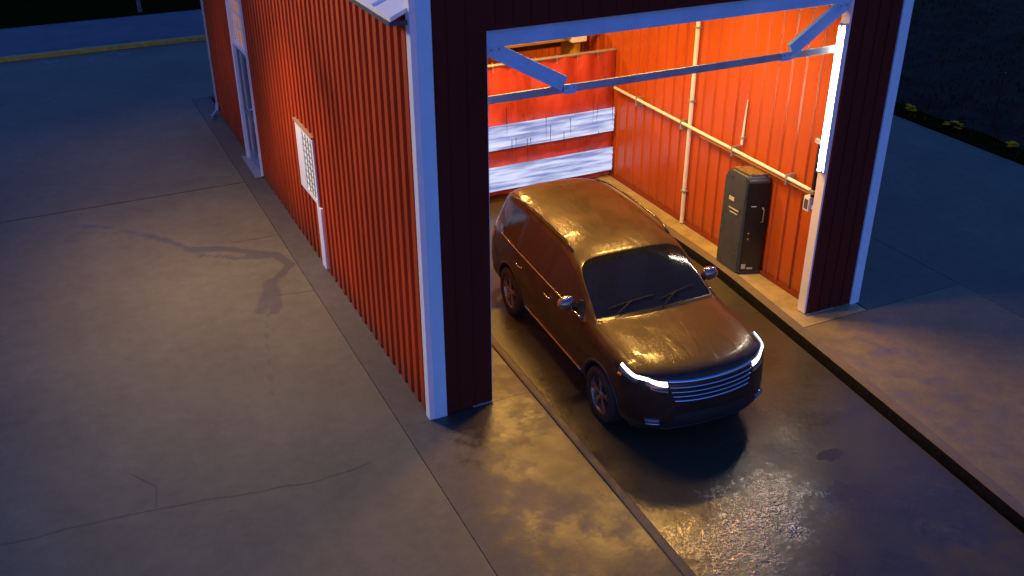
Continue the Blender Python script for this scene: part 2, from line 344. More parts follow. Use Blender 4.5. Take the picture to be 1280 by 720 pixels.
def gridmesh(name, poly_fn, nx, ny, z, mt, wetf=None, stain=False, th=.12):
    """poly_fn(u,v)->(x,y); a slab with thickness"""
    bm = bmesh.new(); wl = bm.verts.layers.float.new('wet'); sl_ = bm.verts.layers.float.new('stain'); gll = bm.verts.layers.float.new('glint')
    G = []
    for j in range(ny+1):
        row = []
        for i in range(nx+1):
            x, y = poly_fn(i/nx, j/ny); v = bm.verts.new((x, y, z))
            if wetf: v[wl] = wetf(x, y)
            if name == 'wash_lane': v[gll] = glint_at(x, y); v[sl_] = max(0, 1-math.hypot((x-4.0)/.28, (y+2.62)/.14), 1-math.hypot((x-3.1)/.10, (y+3.6)/.07))*.9
            if stain: v[sl_] = stain_at(x, y)
            row.append(v)
        G.append(row)
    for j in range(ny):
        for i in range(nx): bm.faces.new((G[j][i], G[j][i+1], G[j+1][i+1], G[j+1][i]))
    if th:
        ring = G[0] + [r[-1] for r in G[1:]] + G[-1][-2::-1] + [r[0] for r in G[-2:0:-1]]
        low = [bm.verts.new((v.co.x, v.co.y, z-th)) for v in ring]
        for a, b in zip(ring, low): b[wl] = a[wl]
        n = len(ring)
        for k in range(n): bm.faces.new((ring[k], low[k], low[(k+1)%n], ring[(k+1)%n]))
    me = bpy.data.meshes.new(name); bm.to_mesh(me); bm.free(); me.materials.append(mt)
    o = bpy.data.objects.new(name, me); C.objects.link(o); tag(o, kind='structure'); return o
def rect(x0, x1, y0, y1): return lambda u, v: (x0+(x1-x0)*u, y0+(y1-y0)*v)
def curbx(y): return 5.36 + (y+1.0)*0.0925 if y < 1.8 else 5.36+2.8*0.0925   # lane edge, right
def railx(y): return 1.34 + (y+1.0)*0.02                                       # lane edge, left
G = .012
LZ = -.10
# base sheet out to the horizon
struct('ground', nbox(-600, 600, -600, 600, -1.0, -.32), M['earth'])
# left lot panels
for (x0, x1, y0, y1, nx, ny, stn) in [(-6.0, -.45, -9.5, 8.76, 80, 260, True), (-6.0, -.45, 8.785+G, 14.6, 20, 20, False), (-40, -6.0-G, -9.5, 8.76, 6, 6, False),
                                 (-40, -6.0-G, 8.785+G, 14.6, 6, 6, False)]:
    gridmesh('concrete_slab', rect(x0, x1, y0, y1), nx, ny, 0, M['concrete'], None, stn)
gridmesh('concrete_slab', rect(-40, -.45, -40, -9.5-G), 10, 10, 0, M['concrete'])
gridmesh('apron_slab', lambda u, v: (-.45+G+u*(.45+(railx(-9+v*9.0)-.06)-G), -9+v*9.0), 40, 160, -.003, M['apron'], wet_left)
gridmesh('apron_slab', rect(-.45+G, -.02, 0.0+G/2, 14.6), 6, 60, -.006, M['apron'])
gridmesh('apron_slab', lambda u, v: (-.45+G+u*(.45+(railx(-9+v*9.0)-.06)-G), -40+v*31.0-G), 4, 20, -.003, M['apron'])
# inside floor, left of the lane
gridmesh('wash_floor', lambda u, v: (0.02+u*(railx(v*13)-.06-.02), v*13.1+G/2), 12, 60, -.004, M['apron'], wet_left)
# lane
gridmesh('wash_lane', lambda u, v: ((railx(-14+v*27.2)-.04)*(1-u)+(curbx(-14+v*27.2)-.12)*u, -14+v*27.2), 60, 260, LZ, M['lane'], wet_lane)
gridmesh('wash_lane', lambda u, v: ((railx(-14)-.2)*(1-u)+(curbx(-14)+.3)*u, -40+v*26.0-G), 4, 8, LZ, M['lane'])
# right of the lane: walkway inside and apron outside
gridmesh('walkway', lambda u, v: (curbx(-.25+v*13.3)*(1-u)+6.72*u, -.25+v*13.3), 16, 100, 0, M['walk'], wet_right)
gridmesh('forecourt', lambda u, v: (curbx(-12+v*11.75-G)*(1-u)+8.6*u, -12+v*11.75-G), 50, 140, -.004, M['fore'], wet_right)
gridmesh('forecourt', lambda u, v: (6.76+1.84*u, -.25+v*24.0), 8, 30, -.006, M['concrete'])
gridmesh('forecourt', rect(8.6+G, 13.7, -30, 24), 10, 40, -.004, M['concrete'])
gridmesh('forecourt', lambda u, v: (curbx(-12)*(1-u)+8.6*u, -30+v*18.0-G*2), 6, 8, -.004, M['fore'])
# raised kerb lip on the right, with dark face and drain
bm = bmesh.new()
ys = [-13+.5*k for k in range(52)]
prof = [(.0,LZ+.005),(.0,-.012),(.012,.0),(.02,.010),(.13,.011),(.14,.0)]
rows = [[bm.verts.new((curbx(y)-.015+px, y, pz)) for px, pz in prof] for y in ys]
for a, b in zip(rows, rows[1:]):
    for k in range(len(prof)-1): bm.faces.new((a[k], a[k+1], b[k+1], b[k]))
struct('lane_kerb', bm, concrete('kerb_concrete', (.17,.14,.10), (.10,.08,.06), .1))
bm = bmesh.new()
rows = [[bm.verts.new((curbx(y)-.02-px, y, pz)) for px, pz in [(0,-.015),(.004,-.30),(.11,-.30),(.116,LZ-.004)]] for y in ys]
for a, b in zip(rows, rows[1:]):
    for k in range(3): bm.faces.new((a[k], a[k+1], b[k+1], b[k]))
struct('drain_gutter', bm, mat('wet_black_drain', (.010,.009,.008), .6, nscale=5, namt=.5, bump=.6, bscale=12, spec=.3))
# slabs of the back road and kerb, lawn
gridmesh('rear_lot', rect(-60, 13.7, 14.6+G, 20.15), 30, 10, -.004, M['concrete'])
bm = nbox(-60, 14, 20.16, 20.38, -.3, .10, bev=.02); struct('yellow_kerb', bm, M['yellow'])
gridmesh('back_road', rect(-60, 30, 20.39, 24.3), 10, 4, -.02, M['asphalt'])
gridmesh('lawn', rect(-120, 120, 24.31, 140), 40, 40, 0, M['grassbase'])
gridmesh('verge', rect(13.71, 14.35, -30, 24.3), 4, 40, .03, M['grassbase'])
# dark scrub bank beyond the right lot
bm = bmesh.new(); rows = []
for i in range(25):
    x = 14.36 + i*i*.12
    rows.append([bm.verts.new((x, -30+k*1.5, .02 + min(1.0, (x-14.36)*.10) + .12*noise.noise(Vector((x*.7, k*.9, 0))))) for k in range(37)])
for a, b in zip(rows, rows[1:]):
    for k in range(36): bm.faces.new((a[k], b[k], b[k+1], a[k+1]))
struct('scrub_bank', bm, M['scrub'], True)
# cracks and short joints, thin ribbons 4 mm above
def ribbon(name, pts, wd, z=.004):
    bm = bmesh.new(); prev = None; P = []
    for a, b in zip(pts, pts[1:]):
        n = max(2, int(math.dist(a, b)/.12))
        for k in range(n): P.append((a[0]+(b[0]-a[0])*k/n, a[1]+(b[1]-a[1])*k/n))
    P.append(pts[-1])
    for i, p in enumerate(P):
        j = noise.noise(Vector((p[0]*3, p[1]*3, 1)))*.05 if name == 'ground_crack' else 0
        wv = wd*(.5+.5*abs(noise.noise(Vector((p[0]*5, p[1]*5, 2))))*2)
        a, b = P[max(i-1,0)], P[min(i+1,len(P)-1)]; dx, dy = b[0]-a[0], b[1]-a[1]; l = math.hypot(dx, dy) or 1
        nx_, ny_ = -dy/l, dx/l
        c = [bm.verts.new((p[0]+nx_*(j+s*wv/2), p[1]+ny_*(j+s*wv/2), z)) for s in (-1,1)]
        if prev: bm.faces.new((prev[0], c[0], c[1], prev[1]))
        prev = c
    return struct(name, bm, M['joint'])
ribbon('ground_crack', [(-5.6,.05),(-4.92,-.11),(-3.33,-.25),(-2.6,-.4),(-1.63,-.55),(-1.0,-.5)], .007)
ribbon('ground_crack', [(-3.4,-.22),(-3.3,.15),(-3.55,.5)], .006)
ribbon('slab_joint', [(-1.25,6.16),(-.45,6.13)], .016)
ribbon('slab_joint', [(-1.1,4.01),(-.45,3.9)], .010)
# worn paint marks on the rear lot
for (x, y, l, a) in [(-3.3, 19.55, .45, .1), (-1.4, 19.6, .35, -.05), (-2.3, 19.3, .2, .3)]:
    bm = bmesh.new()
    ps = [(-l/2,-.05),(l*.1,-.07),(l/2,-.02),(l*.42,.05),(-l*.3,.06)]
    bm.faces.new([bm.verts.new((x+px*math.cos(a), y+py+px*math.sin(a), .004)) for px, py in ps])
    struct('paint_mark', bm, M['wornpaint'])

# lawn blades and scrub (uncountable)
def tufts(name, n, xr, yr, h, mt, label, cat, zf):
    bm = bmesh.new()
    for _ in range(n):
        x, y = random.uniform(*xr), random.uniform(*yr)
        for _k in range(3):
            a = random.uniform(0, 2*PI); hh = h*random.uniform(.5, 1.4); ww = h*.16
            dx, dy = math.cos(a)*ww, math.sin(a)*ww; lx, ly = random.uniform(-.5,.5)*hh, random.uniform(-.5,.5)*hh
            z = zf(x, y)
            bm.faces.new((bm.verts.new((x-dx, y-dy, z)), bm.verts.new((x+dx, y+dy, z)), bm.verts.new((x+lx, y+ly, z+hh))))
    o = obj(name, bm, mt, None, norm=False); return tag(o, label, cat, kind='stuff')
tufts('lawn_grass', 9000, (-16, 10), (24.35, 38), .09, M['blade'], 'dark green grass beyond the far road', 'grass', lambda x, y: 0)
tufts('scrub_growth', 12000, (13.8, 32), (-6, 24), .10, M['scrubleaf'], 'dark low scrub covering the bank right of the lot', 'scrub', lambda x, y: .03 + max(0, min(1.0, (x-14.36)*.10)))

# yellow flowers on the verge
for i, (x, y, s, lb) in enumerate([(14.06,6.26,1.0,'small clump of yellow flowers on the dark verge nearest the car wash, leftmost of three'),
                            (14.05,4.99,1.25,'widest low yellow flower clump, middle of the three on the dark verge'),
                            (14.1,3.53,1.0,'dim yellow flower clump farthest right on the dark verge')]):
    r = empty('flower_clump', (x, y, .03)); tag(r, lb, 'flowers', 'yellow flowers along the verge')
    b1 = bmesh.new()
    for k in range(14):
        a = random.uniform(0, 2*PI); d = random.uniform(0, .15*s); h = random.uniform(.05,.15)*s
        px, py = d*math.cos(a)*1.2, d*math.sin(a)
        tube(b1, [(px*.4, py*.4, 0), (px, py, h)], .004, 4)
        q = random.uniform(.03,.055); b2 = bmesh.new()
        for kk in range(6):
            aa = kk*PI/3
            b2.faces.new([b2.verts.new(v) for v in ((px, py, h), (px+q*math.cos(aa-.4), py+q*math.sin(aa-.4), h+.006), (px+q*1.3*math.cos(aa), py+q*1.3*math.sin(aa), h+.012), (px+q*math.cos(aa+.4), py+q*math.sin(aa+.4), h+.006))])
        obj('bloom', b2, M['petal'], r)
    obj('stem', b1, M['blade'], r)
# mesh fence on the bank
fr = empty('mesh_fence', (14.75, 0, .05)); tag(fr, 'dim wire mesh fence with thin posts standing on the scrub bank', 'fence')
for k in range(9):
    y = -9.5 + k*3.5 + .05
    obj('post', tube(bmesh.new(), [(0, y, 0), (0, y, 1.25)], .03, 8), M['darksteel'], fr)
bm = bmesh.new()
for k in range(190):
    y = -9.4 + k*.148
    for s in (-1, 1):
        bar(bm, (.02, y, .05), (.02, y+s*.9, 1.2), .004, .004, (1,0,0))
for z in (.05, 1.2): tube(bm, [(.02,-9.5,z),(.02,18.7,z)], .008, 5)
obj('wire_mesh', bm, M['darksteel'], fr)
# small marker post on lawn
r = empty('marker_post', (-.33, 24.68, 0)); tag(r, 'short grey marker post at the edge of the dark lawn', 'post')
obj('post', nbox(-.06, .06, -.05, .05, 0, .5, bev=.01), mat('weathered_post', (.10,.10,.10), .8, nscale=8, namt=.3), r)
obj('cap', nbox(-.08, .08, -.07, .07, .5, .54, bev=.01), M['darksteel'], r)

# ------------------------------------------------------------ wash building
W = 6.72; D = 13.1
B = empty('car_wash_building', (0, 0, 0))
tag(B, 'red corrugated metal car wash building with white corner trims tinted sky blue and an open lit bay', 'building')
def ribwall(x, y0, y1, z0, z1, pitch, depth, sgn, holes=(), prof='sine'):
    """vertical-ribbed sheet in plane x, ribs facing sgn*x; holes = (ya,yb,za,zb)"""
    bm = bmesh.new(); ys = []
    if prof == 'sine':
        y = y0
        while y < y1-pitch: ys += [(y, 0), (y+pitch*.30, 0), (y+pitch*.40, depth), (y+pitch*.88, depth), (y+pitch*.98, 0)]; y += pitch
        ys.append((y, 0))
        ys.append((y1, 0))
    else:
        y = y0
        while y < y1-pitch*.99:
            ys += [(y, 0), (y+pitch*.72, 0), (y+pitch*.78, depth), (y+pitch*.90, depth), (y+pitch*.96, 0)]; y += pitch
        ys += [(y, 0), (y1, 0)]
    cuts = sorted({v for h in holes for v in h[:2]})
    for c in cuts:
        if any(abs(c-a[0]) < 1e-6 for a in ys): continue
        for p_, q_ in zip(ys, ys[1:]):
            if p_[0] < c < q_[0]: ys.append((c, p_[1] + (q_[1]-p_[1])*(c-p_[0])/(q_[0]-p_[0]))); ys.sort(); break
    ys.sort()
    zs = sorted({z0, z1, *[v for h in holes for v in h[2:4]]})
    V = [[bm.verts.new((x+sgn*d, y, z)) for z in zs] for y, d in ys]
    for i in range(len(ys)-1):
        ym = (ys[i][0]+ys[i+1][0])/2
        for j in range(len(zs)-1):
            zm = (zs[j]+zs[j+1])/2
            if any(h[0] < ym < h[1] and h[2] < zm < h[3] for h in holes): continue
            bm.faces.new((V[i][j], V[i+1][j], V[i+1][j+1], V[i][j+1]))
    return bm
DOOR = (8.86, 10.12, 0, 3.62); BOXW = (4.62, 5.18, 1.16, 2.08)
o = obj('outer_wall', ribwall(0, .10, D, .0, 4.86, .24, .066, -1, [DOOR, BOXW]), M['redwall'], B)
obj('base_flashing', nbox(-.03, .01, .12, 8.84, -.004, .035), M['darksteel'], B)
# right outer wall, rear wall
obj('outer_wall', ribwall(W, .10, D, 0, 4.86, .3, .04, 1), M['redwall'], B)
bm = nbox(.02, W-.02, D-.12, D, 0, 4.86)
obj('rear_wall', bm, M['redwall'], B)
# facade (front wall with opening)
OX0, OX1, OH = .768, 5.83, 4.69
bm = bmesh.new()
def fbox(x0, x1, z0, z1, y0=.0, y1=.30): box(bm, x0, x1, y0, y1, z0, z1)
def gab(x): return 5.28 + (6.75-5.28)*(1-abs(x-W/2)/(W/2))
# piers, header and gable as one outline with thickness

pieces = [[(.02,.015),(OX0,.015),(OX0,OH),(.02,OH)], [(OX1,.015),(W-.02,.015),(W-.02,OH),(OX1,OH)],
          [(.02,OH),(OX0,OH),(OX1,OH),(W-.02,OH),(W-.02,gab(0)),(W/2,gab(W/2)),(.02,gab(0))]]
vd = {}
def gv(x, y, z):
    k = (round(x,4), round(y,4), round(z,4))
    if k not in vd: vd[k] = bm.verts.new((x, y, z))
    return vd[k]
ec = {}
for pc in pieces:
    for yy, od in ((0, 1), (.18, -1)): bm.faces.new([gv(x, yy, z) for x, z in pc][::od])
    for a, b in zip(pc, pc[1:]+pc[:1]): ec.setdefault(frozenset((a, b)), []).append((a, b))
for kk, lst in ec.items():
    if len(lst) == 1:
        a, b = lst[0]; bm.faces.new((gv(a[0],0,a[1]), gv(b[0],0,b[1]), gv(b[0],.18,b[1]), gv(a[0],.18,a[1])))
obj('facade', bm, M['facade'], B)
# siding battens of the facade
bm = bmesh.new()
for x in (.33, .54): box(bm, x-.011, x+.011, -.014, -.002, .03, 5.2)
for x in (6.03, 6.24, 6.44): box(bm, x-.011, x+.011, -.014, -.002, .03, 5.2)
for k in range(24):
    x = .78+.21*k+.1
    if x < 5.8: box(bm, x-.011, x+.011, -.014, -.002, OH+.05, gab(x)-.05)
obj('siding_batten', bm, M['facade'], B)
obj('base_plate', nbox(.50, .775, -.02, .185, .01, .03), M['galv'], B)
obj('base_plate', nbox(5.80, 6.3, -.02, -.001, .008, .028), M['galv'], B)
# corner trims
bm = nbox(-.012, .145, -.026, -.002, .0, 5.3); obj('trim_flange', nbox(-.085, -.013, -.020, .10, 0, 5.3), M['white'], B)
obj('corner_trim', bm, M['trim'], B)
bm = nbox(W-.10, W+.03, -.026, -.002, 0, 5.3); box(bm, W+.03, W+.06, -.026, .10, 0, 5.3)
obj('corner_trim', bm, M['trim'], B)
# jamb lining of the opening
obj('door_jamb', nbox(OX1-.035, OX1-.003, .03, .185, .015, OH-.002, bev=.004), M['white'], B)
obj('door_jamb', nbox(OX0+.003, OX0+.02, .03, .185, .015, OH-.002), M['trim'], B)
# truss in the opening
obj('header_beam', nbox(OX0+.022, OX1-.04, .06, .22, 4.49, 4.685, bev=.006), M['trussm'], B)
obj('tie_beam', nbox(OX0+.022, OX1-.04, .115, .14, 3.855, 3.945, bev=.004), mat('tie_beam_paint', (.30,.36,.42), .45, nscale=3, namt=.25), B)
bm = bmesh.new(); bar(bm, (.80,.12,4.50), (1.76,.12,3.97), .17, .06, (0,1,0)); obj('brace', bm, M['trussm'], B)
bm = bmesh.new(); bar(bm, (5.80,.12,4.50), (4.98,.12,3.97), .17, .06, (0,1,0)); obj('brace', bm, M['trussm'], B)
for (x, z) in ((1.84,3.90),(4.92,3.90),(.90,4.44),(5.70,4.44)):
    gp_ = obj('gusset_plate', nbox(x-.08, x+.08, .076 if z > 4 else .098, .084 if z > 4 else .112, z-.055, z+.055, bev=.002), M['trussm'], B)
    for dx in (-.045, .045): obj('bolt', tube(bmesh.new(), [(x+dx, .066 if z > 4 else .088, z+.02), (x+dx, .08 if z > 4 else .10, z+.02)], .013, 6), M['galv'], gp_)
# interior lining
IW = 6.07
obj('inner_wall', ribwall(IW, .19, D-.13, 0.0, 4.78, .285, .028, -1, prof='rib'), M['redin'], B)
obj('skirting', nbox(IW-.045, IW-.03, .20, D-.2, .004, .07), mat('dark_red_skirt', (.22,.03,.015), .5), B)
obj('inner_wall', ribwall(.30, .19, D-.13, 0.0, 4.78, .285, .028, 1, prof='rib'), M['redin'], B)
bm = nbox(.05, W-.05, .19, D-.13, 4.79, 4.84)
for k in range(9): box(bm, .31, IW-.03, 1.2+k*1.35, 1.28+k*1.35, 4.66, 4.789)
obj('ceiling', bm, M['ceil'], B)
# roof: two sloping sheets with ribs, overhanging the left wall
EX, EZ, RZ = -.27, 4.93, 6.45
for s in (0, 1):
    bm = bmesh.new()
    def X(t): return (EX + (W/2-EX)*t) if s == 0 else (W-EX + (W/2-(W-EX))*t)
    ys_ = [-.02 if False else .02, D+.25]
    pts = [(0, EZ), (1, RZ)]
    A = [(X(t), z) for t, z in pts]
    q = [bm.verts.new((A[0][0], y, A[0][1])) for y in (.31 if False else .03, D+.25)] + [bm.verts.new((A[1][0], y, A[1][1])) for y in (D+.25, .31)]
    q2 = [bm.verts.new(v.co - Vector((0,0,.045))) for v in q]
    bm.faces.new(q); bm.faces.new(q2[::-1])
    for k in range(4): bm.faces.new((q[k], q[(k+1)%4], q2[(k+1)%4], q2[k]))
    for k in range(26):
        y = .6 + k*.5
        bar(bm, (A[0][0], y, A[0][1]+.012), (A[1][0], y, A[1][1]+.012), .03, .03)
    obj('roof', bm, M['roofm'], B)
bm = nbox(EX-.012, EX+.008, .03, D+.25, EZ-.09, EZ-.046); box(bm, EX+.01, -.063, .035, .05, EZ-.09, EZ-.046)
obj('fascia', bm, mat('fascia_eave_shade', (.05,.06,.09), .5), B)  # shadow under the eave put into the dark blue colour
# downpipe at far corner
bm = bmesh.new(); tube(bm, [(-.10, D-.02, .25), (-.10, D-.02, 4.8)], .04, 8); tube(bm, [(-.10, D-.02, .27), (-.14, D-.1, .12), (-.30, D-.3, .06)], .045, 8)
obj('downpipe', bm, M['galv'], B)

# glazed side door with lit transom
bm = nbox(-.12, .02, 9.98, 10.13, .0, 3.64); box(bm, -.10, .02, 8.84, 8.90, .0, 3.62); box(bm, -.10, .02, 8.90, 9.98, 3.56, 3.62); box(bm, -.095, .02, 8.90, 9.98, 2.36, 2.44)
fd = obj('side_door_frame', bm, M['white'], B)
dg = obj('glazed_door', nbox(-.05, -.02, 8.91, 9.97, .02, 2.35), M['doorglass'], B)
bm = bmesh.new()
for (a, b, c, d) in [(8.90,8.98,.02,2.355),(9.90,9.98,.02,2.355),(8.98,9.90,2.27,2.355),(8.98,9.90,.02,.20),(9.41,9.46,.2,2.27),(8.98,9.90,1.02,1.07)]: box(bm, -.068, -.018, a, b, c, d)
obj('door_stile', bm, mat('blue_grey_aluminium', (.22,.27,.34), .4, metal=.3), dg)
obj('handle', tube(bmesh.new(), [(-.07,9.05,.95),(-.12,9.05,.97),(-.12,9.05,1.3),(-.07,9.05,1.32)], .014, 6), M['chrome'], dg)
tr = obj('transom_window', nbox(-.045, -.02, 8.91, 9.97, 2.45, 3.555), M['transom'], B)
bm = bmesh.new()
for z in (2.75, 3.0, 3.28): box(bm, -.06, -.046, 8.91, 9.97, z, z+.03)
for y in (9.2, 9.5, 9.76): box(bm, -.062, -.047, y, y+.03, 2.45, 3.55)
obj('glazing_bar', bm, M['white'], tr)
obj('threshold', nbox(-.22, -.0, 8.84, 10.13, .004, .03), M['galv'], B)
# boxed wall window with white casing and downpipe under it
bm = bmesh.new()
y0, y1, z0, z1 = 4.60, 5.20, 1.14, 2.10
box(bm, -.09, .03, y0-.05, y0, z0-.07, z1+.07); box(bm, -.085, .03, y1, y1+.38, z0-.07, z1+.07)
box(bm, -.08, .03, y0, y1, z1, z1+.07); box(bm, -.08, .03, y0, y1, z0-.07, z0)
wf = obj('wall_window', bm, M['white'], B)
obj('pane', nbox(-.06, -.04, y0, y1, z0, z1), M['frost'], wf)
bm = bmesh.new()
for k in range(1, 9): box(bm, -.075, -.061, y0, y1, z0+k*(z1-z0)/9-.008, z0+k*(z1-z0)/9+.008)
for k in range(1, 4): box(bm, -.078, -.059, y0+k*(y1-y0)/4-.008, y0+k*(y1-y0)/4+.008, z0, z1)
obj('grille', bm, M['galv'], wf)
obj('drip_cap', nbox(-.11, .0, y0-.07, y1+.40, z1+.072, z1+.10), mat('tan_cap', (.34,.24,.14), .6), wf)
obj('wall_duct', nbox(-.085, .0, 4.46, 4.68, .01, z0-.075, bev=.006), M['white'], B)

# roll-up divider door across the bay with two backlit strips
CY = 6.0
bm = bmesh.new(); nxx, nzz = 90, 24; cx0, cx1, cz0, cz1 = .34, IW-.035, .03, 2.46
V = [[bm.verts.new((cx0+(cx1-cx0)*i/nxx, CY + .06*noise.noise(Vector((i*.22, j*.16, 0))) + .025*math.sin(i*.9+j*.05)*(j/nzz), cz0+(cz1-cz0)*j/nzz)) for j in range(nzz+1)] for i in range(nxx+1)]
for i in range(nxx):
    for j in range(nzz): bm.faces.new((V[i][j], V[i+1][j], V[i+1][j+1], V[i][j+1]))
ft = obj('vinyl_curtain', bm, M['curtain'], B, True)
obj('curtain_bar', tube(bmesh.new(), [(.36, CY, 2.47), (IW-.04, CY, 2.47)], .03, 8), M['galv'], ft)
for k in range(13): obj('curtain_hook', tube(bmesh.new(), [(.6+.42*k, CY-.05, 2.36), (.6+.42*k, CY-.045, 2.46), (.6+.42*k, CY, 2.515)], .008, 5), M['galv'], ft)
for za, zb in ((.16,.63),(.95,1.41)):
    bm = bmesh.new(); n = 60; m_ = 20
    V = [[bm.verts.new((cx0+.02+(cx1-cx0-.05)*i/n, CY-.11+.012*math.sin(j*2*PI/4)+.012*noise.noise(Vector((i*.2, j*.3, za))), za+(zb-za)*j/m_)) for j in range(m_+1)] for i in range(n+1)]
    for i in range(n):
        for j in range(m_): bm.faces.new((V[i][j], V[i+1][j], V[i+1][j+1], V[i][j+1]))
    obj('backlit_strip', bm, M['paneglow'], ft, True)
GRIME = mat('grime', (.07,.02,.02), .5)
for k in range(14):
    bm = bmesh.new(); x = random.uniform(3.5, 6.0); za = random.uniform(.9, 2.2); 
    tube(bm, [(x, CY-.135, za), (x+random.uniform(-.02,.02), CY-.14, za-random.uniform(.15,.6))], [.007,.002], 4); obj('drip_streak', bm, GRIME, ft)

# wash gantry behind the curtain
gz = empty('wash_gantry', (0, 6.9, 0)); tag(gz, 'yellow-lit overhead wash gantry with dark roller brush seen above the red curtain', 'wash machine')
obj('cross_beam', nbox(.5, 5.7, -.10, .06, 2.50, 2.62, bev=.008), M['beam'], gz)
obj('cross_beam', nbox(.5, 5.6, .35, .5, 2.95, 3.08, bev=.008), M['beam'], gz)
for x in (.42, 5.62): obj('upright', nbox(x, x+.14, -.08, .46, -.16, 3.05, bev=.008), M['beam'], gz)
bm = bmesh.new(); pr = [(0.0,.03),(0.001,.20)] + [(.1+.1*k, .20+.02*math.sin(k*2.1)) for k in range(47)] + [(4.9,.20),(4.901,.03)]
lathe(bm, pr, 24, 'x', .6, .18, 2.72)
obj('roller_brush', bm, M['brush'], gz, True)
obj('spray_pipe', tube(bmesh.new(), [(.6,-.16,2.80),(5.4,-.16,2.80)], .022, 8), M['white'], gz)
bm = bmesh.new()
tube(bm, [(4.2,-.2,2.82),(4.45,-.24,2.70),(4.8,-.22,2.62),(5.0,-.2,2.78)], .014, 6); tube(bm, [(4.4,-.2,2.9),(4.5,-.24,2.72)], .012, 6)
obj('hose', bm, mat('pale_hose', (.6,.58,.5), .5), gz)
bm = nbox(5.32, 5.42, -.26, -.11, 2.60, 3.0, bev=.01); box(bm, 5.42, 5.62, -.22, -.12, 2.66, 2.74); box(bm, 5.20, 5.32, -.22, -.14, 2.80, 2.90)
obj('bracket', bm, M['white'], gz)
obj('cross_beam', nbox(.5, 5.9, -.42, -.34, 2.70, 2.76, bev=.006), M['beam'], gz)
for x in (3.1, 4.05, 5.0):
    obj('hanger', nbox(x-.02, x+.02, -.40, .02, 2.76, 2.80), M['galv'], gz)
    obj('nozzle', tube(bmesh.new(), [(x+.3,-.16,2.80),(x+.3,-.22,2.72)], [.022,.010], 8), M['white'], gz)
obj('feed_hose', tube(bmesh.new(), [(3.6,-.3,2.95),(3.9,-.36,2.72),(4.25,-.40,2.86),(4.5,-.36,3.0)], .016, 6), M['white'], gz)
obj('feed_hose', tube(bmesh.new(), [(4.7,-.3,3.0),(4.95,-.38,2.74),(5.2,-.36,2.92)], .018, 6), M['beam'], gz)
obj('motor_box', nbox(5.42,5.74,-.36,-.12,2.52,2.72,bev=.02), M['white'], gz)
obj('back_panel', nbox(.35, 6.0, .62, .66, 2.2, 3.6), mat('brown_board', (.12,.05,.03), .6, nscale=3, namt=.3), gz)

# pipes on the inner wall
r = empty('water_pipe', (0,0,0)); tag(r, 'long white wash pipe running level along the red inner wall', 'pipe')
bm = tube(bmesh.new(), [(5.93,.40,1.80),(5.93,5.8,1.82)], .026, 10); obj('pipe', bm, M['white'], r)
obj('pipe', tube(bmesh.new(), [(5.95,.40,1.73),(5.95,3.1,1.735)], .018, 8), mat('brass_pipe', (.45,.30,.13), .35, metal=.6), r)
for y in (.9, 2.2, 3.6, 5.0): obj('clip', nbox(5.90, 6.05, y, y+.03, 1.70, 1.86), M['galv'], r)
r = empty('wall_conduit', (0,0,0)); tag(r, 'white vertical conduit fixed to the red inner wall midway along', 'conduit')
obj('pipe', tube(bmesh.new(), [(6.01,3.5,.02),(6.01,3.5,4.6)], .036, 10), M['white'], r)
for z in (.6,2.2,3.4): obj('clip', nbox(5.965, 6.06, 3.45, 3.55, z, z+.03), M['galv'], r)
r = empty('drip_mark', (0,0,0)); tag(r, 'thin white drip mark added as an upright tube on the red wall above the black cabinet', 'drip mark')  # white drip mark on the wall, added as a thin clipped tube
obj('tube', tube(bmesh.new(), [(6.01,2.12,1.9),(6.02,2.12,2.25),(6.02,2.10,2.62)], [.020,.016,.007], 8), M['white'], r)
obj('clip', nbox(5.99, 6.06, 2.09, 2.15, 2.0, 2.03), M['galv'], r)

# charcoal equipment cabinet
kb = empty('equipment_cabinet', (5.68, 1.50, 0)); tag(kb, 'tall charcoal equipment cabinet with sloped shoulder standing against the red inner wall', 'cabinet')
bm = bmesh.new()
pf = [(0,0),(.56,0),(.56,1.50),(.42,1.65),(.02,1.65),(0,1.61)]   # y,z outline of the lane side
xa = lambda z: .0 + .04*max(0, z-1.0)
A = [bm.verts.new((xa(z), y, z)) for y, z in pf]; Bv = [bm.verts.new((.355, y, z)) for y, z in pf]
fs = [bm.faces.new(A[::-1]), bm.faces.new(Bv)]
for k in range(len(pf)): bm.faces.new((A[k], A[(k+1)%6], Bv[(k+1)%6], Bv[k]))
for v in bm.verts:
    if v.co.y < .3: v.co.y -= .38*v.co.x
bmesh.ops.bevel(bm, geom=list(bm.edges), offset=.03, segments=3, affect='EDGES')
obj('cabinet_body', bm, M['cab'], kb)
def skew(b):
    for v in b.verts: v.co.y -= .38*v.co.x
    return b
obj('front_panel', skew(nbox(.035, .335, -.016, .010, .05, 1.55, bev=.006)), M['cabfront'], kb)
obj('top_tray', skew(nbox(.05, .35, .03, .40, 1.652, 1.68, bev=.006)), M['cabtop'], kb)
obj('handle', tube(bmesh.new(), [(.27,-.118,.9),(.27,-.15,.92),(.27,-.15,1.12),(.27,-.118,1.14)], .008, 6), M['galv'], kb)
for q in ((.006, .012, .26, .38, 1.15, 1.21), (.001, .006, .12, .36, 1.02, 1.04), (-.003, .002, .14, .32, .965, .98)): obj('label_plate', nbox(*q), M['label'], kb)
for q in ((.05,.11,-.021,-.015,.11,.19),(.13,.22,-.021,-.015,.10,.13),(.10,.17,-.021,-.015,1.16,1.175)): obj('badge', skew(nbox(*q)), M['label'], kb)
for z in (.62,.72): obj('button', lathe(bmesh.new(), [(0,.0),(.012,.0),(.012,.012),(0,.014)], 12, 'x', .0, 0, 0), M['galv'], kb).matrix_local = Matrix.Translation((.10, -.055, z)) @ Matrix.Rotation(-PI/2, 4, 'Z')
